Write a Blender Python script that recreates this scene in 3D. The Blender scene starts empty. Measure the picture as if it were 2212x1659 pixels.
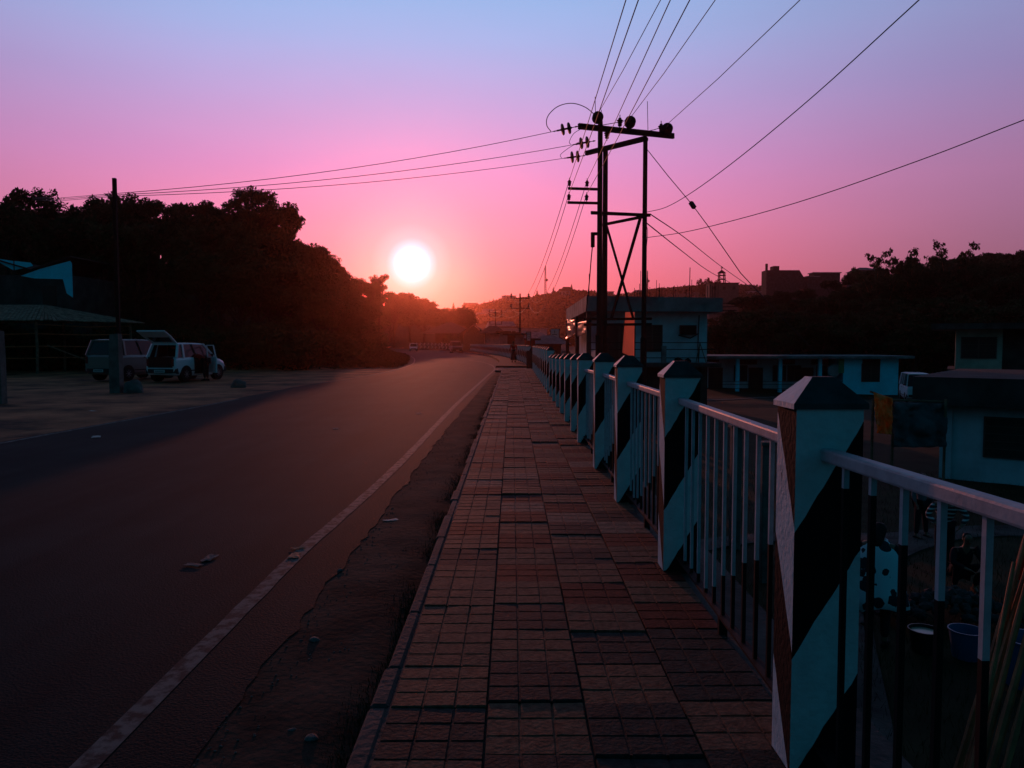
import bpy, bmesh, math, random
import numpy as np
from mathutils import Vector, Matrix, noise as mnoise
R = math.radians
rnd = random.Random(7)
scn = bpy.context.scene
COL = scn.collection

# ------------------------------------------------------------------ camera
FPX, CX, CY, PW = 1650.0, 1106.0, 829.5, 2212.0
HZ = 741.0
PITCH = math.atan((CY - HZ) / FPX)
EYE = 1.4
cam = bpy.data.cameras.new("camera"); co = bpy.data.objects.new("camera", cam); COL.objects.link(co)
cam.sensor_width = 36.0; cam.lens = 36.0 * FPX / PW
cam.clip_start = 0.05; cam.clip_end = 5000
co.location = (0, 0, EYE); co.rotation_euler = (R(90) - PITCH, 0, 0)
scn.camera = co

def at(px, py, Y):
    u = (px - CX) / FPX; v = (CY - py) / FPX
    dy = math.cos(PITCH) + v * math.sin(PITCH); dz = -math.sin(PITCH) + v * math.cos(PITCH)
    s = Y / dy
    return Vector((u * s, Y, EYE + dz * s))

def S(r, g, b):
    f = lambda c: (c / 255 / 12.92) if c <= 10 else ((c / 255 + .055) / 1.055) ** 2.4
    return (f(r), f(g), f(b), 1)

# ------------------------------------------------------------------ materials
def mat(name, col, rough=.8, spec=.3, metal=0, nscale=0, var=0.0, bump=0, bscale=None, col2=None, detail=4, trans=0, thin=0):
    m = bpy.data.materials.new(name); m.use_nodes = True
    nt = m.node_tree; b = nt.nodes['Principled BSDF']
    b.inputs['Roughness'].default_value = rough
    b.inputs['Specular IOR Level'].default_value = spec
    b.inputs['Metallic'].default_value = metal
    c = (col[0], col[1], col[2], 1)
    b.inputs['Base Color'].default_value = c
    if nscale:
        tc = nt.nodes.new('ShaderNodeTexCoord')
        n = nt.nodes.new('ShaderNodeTexNoise'); n.inputs['Scale'].default_value = nscale; n.inputs['Detail'].default_value = detail
        n.inputs['Roughness'].default_value = .65
        nt.links.new(tc.outputs['Object'], n.inputs['Vector'])
        rp = nt.nodes.new('ShaderNodeValToRGB')
        rp.color_ramp.elements[0].position = .33; rp.color_ramp.elements[1].position = .67
        d = col2 if col2 else [x * (1 - var) for x in col[:3]]
        rp.color_ramp.elements[0].color = (d[0], d[1], d[2], 1)
        rp.color_ramp.elements[1].color = c if col2 else tuple(min(1, x * (1 + var * .5)) for x in col[:3]) + (1,)
        nt.links.new(n.outputs['Fac'], rp.inputs['Fac']); nt.links.new(rp.outputs['Color'], b.inputs['Base Color'])
        if bump:
            n2 = nt.nodes.new('ShaderNodeTexNoise'); n2.inputs['Scale'].default_value = bscale or nscale * 3; n2.inputs['Detail'].default_value = 6
            nt.links.new(tc.outputs['Object'], n2.inputs['Vector'])
            bp = nt.nodes.new('ShaderNodeBump'); bp.inputs['Strength'].default_value = 1; bp.inputs['Distance'].default_value = bump
            nt.links.new(n2.outputs['Fac'], bp.inputs['Height']); nt.links.new(bp.outputs['Normal'], b.inputs['Normal'])
    if thin:   # thin sheet that lets light through
        tr = nt.nodes.new('ShaderNodeBsdfTranslucent'); mx = nt.nodes.new('ShaderNodeMixShader')
        tr.inputs['Color'].default_value = c; mx.inputs['Fac'].default_value = thin
        nt.links.new(b.outputs[0], mx.inputs[1]); nt.links.new(tr.outputs[0], mx.inputs[2])
        nt.links.new(mx.outputs[0], nt.nodes['Material Output'].inputs['Surface'])
    return m

M = {}
def asphalt():
    m = mat('asphalt', (.021,.022,.022), .82, .04); nt = m.node_tree; b = nt.nodes['Principled BSDF']; Lk = nt.links.new
    tc = nt.nodes.new('ShaderNodeTexCoord')
    def ns(sc, det, rg=.6, vec=None):
        n = nt.nodes.new('ShaderNodeTexNoise'); n.inputs['Scale'].default_value = sc; n.inputs['Detail'].default_value = det; n.inputs['Roughness'].default_value = rg; Lk(vec or tc.outputs['Object'], n.inputs['Vector']); return n
    mp = nt.nodes.new('ShaderNodeMapping'); mp.inputs['Scale'].default_value = (1.6,.12,1); Lk(tc.outputs['Object'], mp.inputs['Vector'])
    big = ns(.55, 6); trk = ns(1.0, 4, vec=mp.outputs[0]); fine = ns(120, 2, .8); grit = nt.nodes.new('ShaderNodeTexVoronoi'); grit.inputs['Scale'].default_value = 75; Lk(tc.outputs['Object'], grit.inputs['Vector'])
    r1 = nt.nodes.new('ShaderNodeValToRGB'); r1.color_ramp.elements[0].position = .35; r1.color_ramp.elements[1].position = .66; r1.color_ramp.elements[0].color = (.0065,.0125,.0125,1); r1.color_ramp.elements[1].color = (.0125,.021,.021,1); Lk(big.outputs['Fac'], r1.inputs['Fac'])
    r2 = nt.nodes.new('ShaderNodeMapRange'); r2.inputs['From Min'].default_value = .35; r2.inputs['From Max'].default_value = .65; r2.inputs['To Min'].default_value = .7; r2.inputs['To Max'].default_value = 1.35; Lk(trk.outputs['Fac'], r2.inputs['Value'])
    r3 = nt.nodes.new('ShaderNodeMapRange'); r3.inputs['From Min'].default_value = .3; r3.inputs['From Max'].default_value = .7; r3.inputs['To Min'].default_value = .45; r3.inputs['To Max'].default_value = 1.6; Lk(fine.outputs['Fac'], r3.inputs['Value'])
    m1 = nt.nodes.new('ShaderNodeMath'); m1.operation = 'MULTIPLY'; Lk(r2.outputs[0], m1.inputs[0]); Lk(r3.outputs[0], m1.inputs[1])
    v = nt.nodes.new('ShaderNodeVectorMath'); v.operation = 'SCALE'; Lk(r1.outputs['Color'], v.inputs[0]); Lk(m1.outputs[0], v.inputs['Scale']); Lk(v.outputs[0], b.inputs['Base Color'])
    bp = nt.nodes.new('ShaderNodeBump'); bp.inputs['Distance'].default_value = .0016; Lk(grit.outputs['Distance'], bp.inputs['Height']); Lk(bp.outputs['Normal'], b.inputs['Normal']); return m
M['asphalt'] = asphalt()
M['patch'] = mat('asphalt_patch', (.02, .02, .02), .7, .3, nscale=6, var=.4, bump=.006, bscale=90)
M['line'] = mat('worn_road_paint', (.125, .13, .12), .8, .1, nscale=11, col2=(.045, .045, .042), bump=.001, bscale=90, detail=9)
M['dirt'] = mat('dirt', (.105, .066, .050), .97, .03, nscale=1.5, col2=(.022, .018, .015), bump=.007, bscale=22, detail=8)
M['concrete'] = mat('concrete', (.13, .125, .115), .9, .2, nscale=3, var=.5, bump=.006, bscale=40)
M['concrete_dk'] = mat('concrete_dark', (.065, .062, .058), .9, .2, nscale=2.0, var=.6, bump=.008, bscale=30)
M['tile_tan'] = mat('tile_tan', (.145, .078, .050), .8, .08, nscale=26, var=.55, bump=.0035, bscale=60, detail=8)
M['tile_red'] = mat('tile_red', (.095, .019, .013), .8, .08, nscale=26, var=.6, bump=.0035, bscale=60, detail=8)
M['tile_grey'] = mat('tile_grey', (.027, .033, .029), .8, .08, nscale=26, var=.6, bump=.0035, bscale=60, detail=8)
M['tile_pale'] = mat('tile_pale', (.19, .125, .092), .8, .08, nscale=26, var=.5, bump=.0035, bscale=60, detail=8)
M['wpaint'] = mat('white_paint', (.50, .60, .62), .6, .3, nscale=9, var=.16, bump=.004, bscale=45, detail=8)
def chipped(m, lo, hi, dirt):
    nt = m.node_tree; rp = [n for n in nt.nodes if n.type == 'VALTORGB'][0]; r = rp.color_ramp
    r.elements[0].position = .30; r.elements[0].color = (*dirt, 1); r.elements[1].position = .72; r.elements[1].color = (*hi, 1)
    e = r.elements.new(.345); e.color = (*lo, 1); return m
chipped(M['wpaint'], (.40,.49,.51), (.54,.64,.66), (.16,.17,.165))
M['bpaint'] = mat('black_paint', (.009, .009, .009), .85, .08, nscale=6, var=.3, bump=.004, bscale=45)
M['cappaint'] = mat('dull_cap_paint', (.045, .055, .06), .85, .08, nscale=9, var=.4)
M['wrail'] = mat('white_rail_paint', (.33, .37, .41), .55, .3, nscale=12, var=.22, bump=.001, bscale=60)
M['brail'] = mat('black_rail_paint', (.009, .009, .009), .7, .1)
M['steel'] = mat('rusty_steel', (.018, .012, .010), .8, .12, nscale=8, var=.4)
M['porcelain'] = mat('brown_porcelain', (.02, .012, .010), .6, .12)
M['wire'] = mat('cable', (.02, .017, .016), .6, .3)
M['bark'] = mat('bark', (.04, .03, .022), .95, .1, nscale=5, var=.5, bump=.02)
M['leaf_a'] = mat('leaf_dark', (.040, .052, .022), .85, .04, nscale=.35, var=.5, thin=.06)
M['leaf_b'] = mat('leaf_olive', (.060, .060, .026), .85, .04, nscale=.35, var=.5, thin=.08)
M['leaf_c'] = mat('leaf_bamboo', (.055, .065, .026), .7, .15, nscale=.5, var=.4, thin=.3)
M['under'] = mat('undergrowth', (.028, .030, .014), .95, .1, nscale=.8, var=.5)
M['grass'] = mat('grass', (.030, .034, .014), .95, .1, nscale=2, var=.5)
M['hill'] = mat('hill_vegetation', (.038, .040, .024), .95, .05, nscale=.06, var=.6, bump=1.0, bscale=.25, detail=8)
M['teal'] = mat('teal_blue_wash', (.015, .74, .95), .85, .2, nscale=.8, var=.2, detail=8)
M['whitewash'] = mat('whitewash', (.42, .55, .60), .88, .2, nscale=.7, var=.35, detail=8)
M['greenwash'] = mat('pale_green_wash', (.26, .34, .27), .88, .2, nscale=1.1, var=.35, detail=8)
M['slab'] = mat('weathered_slab', (.18, .19, .195), .9, .2, nscale=.9, var=.6, detail=8, bump=.01, bscale=12)
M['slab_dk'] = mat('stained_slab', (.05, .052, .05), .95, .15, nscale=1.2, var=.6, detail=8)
M['glass'] = mat('dark_glass', (.010, .010, .012), .2, .3)
M['frame'] = mat('window_frame', (.06, .05, .045), .7, .3)
M['shutter'] = mat('dark_shutter', (.03, .024, .02), .7, .3, nscale=3, var=.4)
M['tin'] = mat('rusty_tin', (.075, .035, .026), .9, .05, nscale=2, var=.5)
M['tin_grey'] = mat('grey_tin', (.17, .19, .20), .8, .1, nscale=1.2, var=.45)
M['tin_dark'] = mat('dark_tin', (.035, .024, .02), .75, .2, nscale=2, var=.4)
M['wood'] = mat('weathered_wood', (.17, .115, .075), .9, .15, nscale=5, var=.5)
M['bamboo'] = mat('bamboo_pole', (.34, .115, .04), .65, .3, nscale=6, var=.45)
M['thatch'] = mat('bamboo_roof', (.30, .20, .135), .9, .1, nscale=4, var=.6)
M['carwhite'] = mat('car_white', (.62, .66, .70), .25, .5)
M['carsilver'] = mat('car_silver', (.17, .16, .145), .35, .5, metal=.3)
M['cardark'] = mat('car_dark', (.035, .022, .020), .3, .5)
M['black'] = mat('black_rubber', (.010, .010, .010), .85, .2)
M['trim'] = mat('black_trim', (.014, .014, .014), .6, .3)
M['rim'] = mat('wheel_rim', (.30, .30, .31), .4, .5, metal=.5)
M['lampglass'] = mat('lamp_glass', (.5, .5, .5), .15, .5)
M['taillamp'] = mat('tail_lamp', (.22, .012, .010), .2, .5)
M['plate'] = mat('plate_white', (.55, .55, .55), .5, .3)
M['skin'] = mat('skin', (.20, .10, .065), .6, .3)
M['hair'] = mat('black_hair', (.006, .005, .005), .6, .3)
M['redcloth'] = mat('red_cloth', (.42, .022, .014), .9, .1, nscale=8, var=.3)
M['darkcloth'] = mat('dark_cloth', (.016, .015, .020), .95, .1)
M['greycloth'] = mat('grey_cloth', (.13, .13, .14), .95, .1, nscale=8, var=.2)
M['orange'] = mat('orange_sheet', (1.0, .52, .36), .6, .3, nscale=1.5, var=.06, thin=.8)
M['orangefoil'] = mat('orange_plastic', (.98, .36, .07), .5, .4, nscale=3, var=.5, thin=.5)
M['tarp'] = mat('milky_plastic', (.62, .38, .34), .3, .5, nscale=1.5, var=.2, thin=.6)
M['greytarp'] = mat('grey_tarp', (.065, .07, .075), .7, .3, nscale=2, var=.4, bump=.02, bscale=3)
M['bluetub'] = mat('blue_plastic', (.02, .10, .20), .45, .4)
M['blacktub'] = mat('black_plastic', (.012, .014, .014), .5, .4)
M['milk'] = mat('pale_water', (.42, .36, .26), .3, .5)
M['stone'] = mat('stone', (.12, .115, .11), .9, .2, nscale=4, var=.4, bump=.02, bscale=10)
M['litter'] = mat('pale_litter', (.55, .47, .42), .8, .2, nscale=20, var=.3)
M['litter_b'] = mat('brown_leaf_litter', (.30, .14, .08), .8, .2, nscale=20, var=.3)
M['rubble'] = mat('rubble', (.06, .055, .055), .95, .1, nscale=5, var=.5, bump=.03, bscale=8)
M['green'] = mat('green_sheet', (.03, .20, .09), .8, .2)
M['redwall'] = mat('red_wall', (.20, .03, .02), .85, .1, nscale=2, var=.3)
M['pinkwall'] = mat('pale_wall', (.30, .25, .24), .88, .1, nscale=1.5, var=.3)
M['sign'] = mat('sign_white', (.45, .43, .42), .6, .2)
M['signdk'] = mat('sign_dark', (.02, .02, .025), .6, .2)
M['farwall'] = mat('far_wall', (.34, .33, .33), .9, .1, nscale=1, var=.2)
M['farwall2'] = mat('far_wall_brick', (.18, .11, .09), .9, .1, nscale=1, var=.3)

_r = [n for n in M['line'].node_tree.nodes if n.type == 'VALTORGB'][0].color_ramp
_r.elements[0].position = .42; _r.elements[1].position = .56; _r.elements[0].color = (.024,.028,.027,1)
def floral():
    m = bpy.data.materials.new('floral_cloth'); m.use_nodes = True; nt = m.node_tree; b = nt.nodes['Principled BSDF']
    b.inputs['Roughness'].default_value = .9
    tc = nt.nodes.new('ShaderNodeTexCoord'); v = nt.nodes.new('ShaderNodeTexVoronoi'); v.inputs['Scale'].default_value = 6.2
    n = nt.nodes.new('ShaderNodeTexNoise'); n.inputs['Scale'].default_value = 14; ad = nt.nodes.new('ShaderNodeMath'); ad.operation = 'MULTIPLY_ADD'
    ad.inputs[1].default_value = .35
    nt.links.new(tc.outputs['Object'], v.inputs['Vector']); nt.links.new(tc.outputs['Object'], n.inputs['Vector'])
    nt.links.new(n.outputs['Fac'], ad.inputs[0]); nt.links.new(v.outputs['Distance'], ad.inputs[2])
    r = nt.nodes.new('ShaderNodeValToRGB'); r.color_ramp.interpolation = 'CONSTANT'
    r.color_ramp.elements[0].color = (.015, .02, .03, 1); r.color_ramp.elements[1].position = .60; r.color_ramp.elements[1].color = (.55, .70, .75, 1)
    nt.links.new(ad.outputs[0], r.inputs['Fac']); nt.links.new(r.outputs['Color'], b.inputs['Base Color'])
    return m
M['floral'] = floral()
def stripes():
    m = bpy.data.materials.new('striped_cloth'); m.use_nodes = True; nt = m.node_tree; b = nt.nodes['Principled BSDF']
    b.inputs['Roughness'].default_value = .9
    tc = nt.nodes.new('ShaderNodeTexCoord'); w = nt.nodes.new('ShaderNodeTexWave'); w.bands_direction = 'Z'; w.inputs['Scale'].default_value = 4.5; w.inputs['Distortion'].default_value = .6
    nt.links.new(tc.outputs['Object'], w.inputs['Vector'])
    r = nt.nodes.new('ShaderNodeValToRGB'); r.color_ramp.interpolation = 'CONSTANT'
    r.color_ramp.elements[0].color = (.02, .02, .022, 1); r.color_ramp.elements[1].position = .72; r.color_ramp.elements[1].color = (.45, .45, .45, 1)
    nt.links.new(w.outputs['Fac'], r.inputs['Fac']); nt.links.new(r.outputs['Color'], b.inputs['Base Color'])
    return m
M['striped'] = stripes()

# ------------------------------------------------------------------ mesh helpers
class MB:
    def __init__(s): s.v = []; s.f = []; s.m = []; s.mats = []
    def mi(s, m):
        if m is None: return 0
        if m not in s.mats: s.mats.append(m)
        return s.mats.index(m)
    def add(s, vs, fs, m=None):
        o = len(s.v); s.v += [tuple(v) for v in vs]; k = s.mi(m)
        for f in fs: s.f.append(tuple(o + i for i in f)); s.m.append(k)
    def box(s, x0, x1, y0, y1, z0, z1, m=None):
        s.add([(x0,y0,z0),(x1,y0,z0),(x1,y1,z0),(x0,y1,z0),(x0,y0,z1),(x1,y0,z1),(x1,y1,z1),(x0,y1,z1)],
              [(0,3,2,1),(4,5,6,7),(0,1,5,4),(1,2,6,5),(2,3,7,6),(3,0,4,7)], m)
    def bbox(s, x0, x1, y0, y1, z0, z1, m=None, b=.01):   # box with bevelled vertical edges and top
        pts = [(x0+b,y0),(x1-b,y0),(x1,y0+b),(x1,y1-b),(x1-b,y1),(x0+b,y1),(x0,y1-b),(x0,y0+b)]
        ix = [(min(max(x, x0+b), x1-b), min(max(y, y0+b), y1-b)) for x, y in pts]
        vs = [(x,y,z0) for x,y in pts] + [(x,y,z1-b) for x,y in pts] + [(x,y,z1) for x,y in ix]
        fs = [(i,(i+1)%8,8+(i+1)%8,8+i) for i in range(8)] + [(8+i,8+(i+1)%8,16+(i+1)%8,16+i) for i in range(8)]
        fs += [tuple(range(16,24)), tuple(range(7,-1,-1))]
        s.add(vs, fs, m)
    def bar(s, p0, p1, w, h=None, m=None, up=(0,0,1)):
        h = h or w; p0 = Vector(p0); p1 = Vector(p1); d = (p1 - p0).normalized(); u = Vector(up)
        if abs(d.dot(u)) > .98: u = Vector((0,1,0))
        a = d.cross(u).normalized(); b = a.cross(d).normalized()
        vs = []
        for p in (p0, p1):
            for i, j in ((-1,-1),(1,-1),(1,1),(-1,1)): vs.append(p + a*i*w/2 + b*j*h/2)
        s.add(vs, [(0,1,2,3),(7,6,5,4),(0,4,5,1),(1,5,6,2),(2,6,7,3),(3,7,4,0)], m)
    def tube(s, pts, r, n=6, m=None, cap=True):
        pts = [Vector(p) for p in pts]; k = len(pts); rr = r if isinstance(r, (list, tuple)) else [r]*k
        vs = []; ref = None
        for i, p in enumerate(pts):
            d = (pts[min(i+1,k-1)] - pts[max(i-1,0)]).normalized()
            if ref is None:
                ref = Vector((0,0,1)) if abs(d.z) < .9 else Vector((0,1,0))
            a = d.cross(ref).normalized(); b = a.cross(d).normalized(); ref = b if abs(b.dot(d)) < .9 else ref
            for j in range(n):
                t = 2*math.pi*j/n; vs.append(p + (a*math.cos(t) + b*math.sin(t))*rr[i])
        fs = []
        for i in range(k-1):
            for j in range(n): fs.append((i*n+j, i*n+(j+1)%n, (i+1)*n+(j+1)%n, (i+1)*n+j))
        if cap: fs += [tuple(range(n-1,-1,-1)), tuple((k-1)*n+j for j in range(n))]
        s.add(vs, fs, m)
    def lathe(s, p0, axis, prof, n=14, m=None):   # prof: [(distance along axis, radius)]
        p0 = Vector(p0); d = Vector(axis).normalized(); u = Vector((0,0,1)) if abs(d.z) < .9 else Vector((0,1,0))
        a = d.cross(u).normalized(); b = a.cross(d).normalized(); vs = []
        for t, r in prof:
            for j in range(n):
                q = 2*math.pi*j/n; vs.append(p0 + d*t + (a*math.cos(q)+b*math.sin(q))*max(r,.0005))
        k = len(prof); fs = []
        for i in range(k-1):
            for j in range(n): fs.append((i*n+j, i*n+(j+1)%n, (i+1)*n+(j+1)%n, (i+1)*n+j))
        fs += [tuple(range(n-1,-1,-1)), tuple((k-1)*n+j for j in range(n))]
        s.add(vs, fs, m)
    def loft(s, rings, m=None, cap=True):
        n = len(rings[0]); vs = [p for r in rings for p in r]; fs = []
        for i in range(len(rings)-1):
            for j in range(n): fs.append((i*n+j, i*n+(j+1)%n, (i+1)*n+(j+1)%n, (i+1)*n+j))
        if cap: fs += [tuple(range(n-1,-1,-1)), tuple((len(rings)-1)*n+j for j in range(n))]
        s.add(vs, fs, m)
    def build(s, name, m=None, parent=None, smooth=False, loc=None, rz=0):
        me = bpy.data.meshes.new(name)
        if s.mats and m is None: ms = s.mats
        else: ms = [m] + [x for x in s.mats if x is not m] if m else s.mats
        me.from_pydata(s.v, [], s.f)
        for x in ms: me.materials.append(x)
        if len(s.mats) > 1 or (m and s.mats):
            remap = [ms.index(x) for x in s.mats] or [0]
            for p, k in zip(me.polygons, s.m): p.material_index = remap[k] if s.mats else 0
        if smooth:
            for p in me.polygons: p.use_smooth = True
        me.update()
        o = bpy.data.objects.new(name, me); COL.objects.link(o)
        if parent: o.parent = parent
        if loc is not None: o.location = loc
        if rz: o.rotation_euler = (0,0,rz)
        return o
    def recalc(s):
        bm = bmesh.new()
        return s

def fixn(o):
    bm = bmesh.new(); bm.from_mesh(o.data); bmesh.ops.recalc_face_normals(bm, faces=bm.faces); bm.to_mesh(o.data); bm.free(); return o

def tag(o, label=None, cat=None, group=None, kind=None):
    if label: o['label'] = label
    if cat: o['category'] = cat
    if group: o['group'] = group
    if kind: o['kind'] = kind
    return o
def empty(name, loc, rz=0, label=None, cat=None, group=None):
    o = bpy.data.objects.new(name, None); COL.objects.link(o); o.location = loc; o.rotation_euler = (0,0,rz)
    o.empty_display_size = .2
    return tag(o, label, cat, group)
def copy_tree(o, parent=None):
    c = o.copy(); COL.objects.link(c); c.parent = parent
    for ch in list(o.children): copy_tree(ch, c)
    return c
def lerp_tab(tab, x):
    if x <= tab[0][0]: return tab[0][1]
    for (a, u), (b, v) in zip(tab, tab[1:]):
        if x <= b: return u + (v-u)*(x-a)/(b-a)
    return tab[-1][1]
def sst(a, b, x):
    t = min(1, max(0, (x-a)/(b-a))); return t*t*(3-2*t)
def catmull(pts, k=6):
    P = [Vector(p) for p in pts]; P = [P[0]*2-P[1]] + P + [P[-1]*2-P[-2]]; out = []
    for i in range(1, len(P)-2):
        a, b, c, d = P[i-1:i+3]
        for j in range(k):
            t = j/k
            out.append(.5*((2*b)+(c-a)*t+(2*a-5*b+4*c-d)*t*t+(3*b-a-3*c+d)*t**3))
    out.append(P[-2]); return out

# ------------------------------------------------------------------ world, sun
SUN_AZ = math.atan((890-CX)/FPX)          # left of +Y
sd = (at(890, 570, 100) - Vector((0,0,EYE))).normalized()
SUN_EL = math.asin(sd.z)
w = bpy.data.worlds.new("World"); scn.world = w; w.use_nodes = True
nt = w.node_tree; bg = nt.nodes['Background']
def N(t, **k):
    n = nt.nodes.new(t)
    for a, b in k.items(): setattr(n, a, b)
    return n
L = nt.links.new
def ramp(stops, interp='LINEAR'):
    n = N('ShaderNodeValToRGB'); r = n.color_ramp; r.interpolation = interp
    r.elements[0].position = stops[0][0]; r.elements[0].color = stops[0][1]
    r.elements[1].position = stops[-1][0]; r.elements[1].color = stops[-1][1]
    for p, c in stops[1:-1]:
        e = r.elements.new(p); e.color = c
    return n
tc = N('ShaderNodeTexCoord'); nrm = N('ShaderNodeVectorMath', operation='NORMALIZE'); L(tc.outputs['Generated'], nrm.inputs[0])
sep = N('ShaderNodeSeparateXYZ'); L(nrm.outputs[0], sep.inputs[0])
el = N('ShaderNodeMath', operation='ARCSINE'); L(sep.outputs['Z'], el.inputs[0])
eln = N('ShaderNodeMapRange'); eln.inputs['From Min'].default_value = 0; eln.inputs['From Max'].default_value = R(90); L(el.outputs[0], eln.inputs['Value'])
dt = N('ShaderNodeVectorMath', operation='DOT_PRODUCT'); L(nrm.outputs[0], dt.inputs[0]); dt.inputs[1].default_value = sd
ac = N('ShaderNodeMath', operation='ARCCOSINE'); L(dt.outputs['Value'], ac.inputs[0])
# horizontal angle away from the sun
hv = N('ShaderNodeVectorMath', operation='MULTIPLY'); L(nrm.outputs[0], hv.inputs[0]); hv.inputs[1].default_value = (1,1,0)
hn = N('ShaderNodeVectorMath', operation='NORMALIZE'); L(hv.outputs[0], hn.inputs[0])
hd = N('ShaderNodeVectorMath', operation='DOT_PRODUCT'); L(hn.outputs[0], hd.inputs[0]); hd.inputs[1].default_value = Vector((sd.x, sd.y, 0)).normalized()
ha = N('ShaderNodeMath', operation='ARCCOSINE'); L(hd.outputs['Value'], ha.inputs[0])
def eramp(st): return ramp([(d/90, c) for d, c in st])
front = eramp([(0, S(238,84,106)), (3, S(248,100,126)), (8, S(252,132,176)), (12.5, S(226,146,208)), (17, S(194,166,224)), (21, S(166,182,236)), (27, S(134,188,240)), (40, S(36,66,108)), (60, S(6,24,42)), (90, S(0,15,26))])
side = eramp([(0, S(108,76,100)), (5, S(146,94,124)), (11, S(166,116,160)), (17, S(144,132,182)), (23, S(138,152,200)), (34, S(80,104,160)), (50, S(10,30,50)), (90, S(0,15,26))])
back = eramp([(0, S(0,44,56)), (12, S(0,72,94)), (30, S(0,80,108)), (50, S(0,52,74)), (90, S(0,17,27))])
for r_ in (front, side, back): L(eln.outputs[0], r_.inputs['Fac'])
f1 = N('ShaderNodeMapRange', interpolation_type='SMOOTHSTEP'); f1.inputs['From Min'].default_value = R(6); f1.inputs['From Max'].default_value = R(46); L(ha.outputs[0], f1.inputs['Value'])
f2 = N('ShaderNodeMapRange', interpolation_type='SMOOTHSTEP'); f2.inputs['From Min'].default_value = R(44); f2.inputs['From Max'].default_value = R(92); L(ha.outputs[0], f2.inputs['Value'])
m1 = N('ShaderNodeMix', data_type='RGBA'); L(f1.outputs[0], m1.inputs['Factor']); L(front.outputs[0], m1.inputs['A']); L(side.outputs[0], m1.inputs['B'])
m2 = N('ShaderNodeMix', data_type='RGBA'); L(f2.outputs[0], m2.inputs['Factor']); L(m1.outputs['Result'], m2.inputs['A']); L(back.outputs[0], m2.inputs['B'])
# sun disc and its glow, part of the sky
acn = N('ShaderNodeMapRange'); acn.inputs['From Min'].default_value = 0; acn.inputs['From Max'].default_value = R(20); L(ac.outputs[0], acn.inputs['Value'])
glow = ramp([(0, (3.0,2.9,3.1,1)), (.035, (2.2,2.0,2.3,1)), (.050, (.95,.82,1.1,1)), (.071, (.42,.36,.55,1)), (.095, (.18,.13,.20,1)), (.15, (.10,.045,.06,1)), (.30, (.07,.012,.006,1)), (.6, (.03,.002,0,1)), (1, (0,0,0,1))], 'LINEAR')
L(acn.outputs[0], glow.inputs['Fac'])
ad = N('ShaderNodeMix', data_type='RGBA', blend_type='ADD'); ad.inputs['Factor'].default_value = 1; L(m2.outputs['Result'], ad.inputs['A']); L(glow.outputs[0], ad.inputs['B'])
sky = N('ShaderNodeTexSky', sky_type='NISHITA'); sky.sun_disc = False; sky.sun_elevation = SUN_EL; sky.sun_rotation = SUN_AZ
sb = N('ShaderNodeMix', data_type='RGBA', blend_type='ADD'); sb.inputs['Factor'].default_value = .004
L(ad.outputs['Result'], sb.inputs['A']); L(sky.outputs[0], sb.inputs['B'])
# a little unevenness of thin high haze
nz = N('ShaderNodeTexNoise'); nz.inputs['Scale'].default_value = 2.2; nz.inputs['Detail'].default_value = 5
mp = N('ShaderNodeMapping'); mp.inputs['Scale'].default_value = (1,1,3.5); L(nrm.outputs[0], mp.inputs['Vector']); L(mp.outputs[0], nz.inputs['Vector'])
nr = N('ShaderNodeMapRange'); nr.inputs['To Min'].default_value = .92; nr.inputs['To Max'].default_value = 1.08; L(nz.outputs['Fac'], nr.inputs['Value'])
ml = N('ShaderNodeVectorMath', operation='SCALE'); L(sb.outputs['Result'], ml.inputs[0]); L(nr.outputs[0], ml.inputs['Scale'])
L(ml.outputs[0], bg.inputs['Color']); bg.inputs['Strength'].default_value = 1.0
sl = bpy.data.lights.new("sun", 'SUN'); sl.energy = 1.0; sl.angle = R(.5); sl.color = (1, .26, .15)
so = bpy.data.objects.new("sun", sl); COL.objects.link(so); so.location = sd*60
so.rotation_euler = (-sd).to_track_quat('-Z', 'Y').to_euler()
scn.view_settings.view_transform = 'Standard'; scn.view_settings.look = 'None'; scn.view_settings.gamma = 1; scn.view_settings.exposure = 0
scn.cycles.volume_step_rate = 4; scn.cycles.volume_bounces = 0; scn.cycles.max_bounces = 6
# ------------------------------------------------------------------ ground
RL = catmull([(-8.7,-14,0),(-8.4,6,0),(-8.27,12.3,0),(-7.95,20,0),(-7.9,29,0),(-7.35,34,0),(-7.1,42,0),(-7.3,52,0),(-8.2,63,0),(-11,84,0),(-15.4,108,0),(-23,135,0),(-36,165,0),(-56,200,0),(-90,235,0),(-140,262,0)], 5)
RR = catmull([(-1.22,-14,0),(-1.22,6,0),(-1.22,12.3,0),(-1.15,20,0),(-1.05,29,0),(-1.0,35,0),(-.8,43,0),(-.6,54,0),(-1.0,66,0),(-2.6,92,0),(-5.9,120,0),(-11.2,146,0),(-24,178,0),(-45,208,0),(-78,245,0),(-130,280,0)], 5)
XLt = [(p.y, p.x) for p in RL]; XRt = [(p.y, p.x) for p in RR]
XL = lambda y: lerp_tab(XLt, y)
XR = lambda y: lerp_tab(XRt, y)
FENCE_FAR = [(1.06,47),(.95,53),(.45,62),(-.1,70),(-1.1,82),(-2.9,100),(-5.0,120),(-7.6,140),(-11.5,153),(-17,164),(-24,175)]
XF = lambda y: 1.2 if y < 47 else lerp_tab([(b, a+.3) for a, b in FENCE_FAR], y)
rz = lambda y: -.2 + .007*max(0, y-140)
FARR = [(-900,14),(-500,16),(-330,13),(-200,12),(-100,16),(-60,27),(-35,28.5),(-17,33),(-5,36.5),(10,35.5),(45,41),(80,37),(110,41),(160,45),(195,44),(235,46),(290,46),(420,48),(700,44),(1000,40)]
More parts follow.
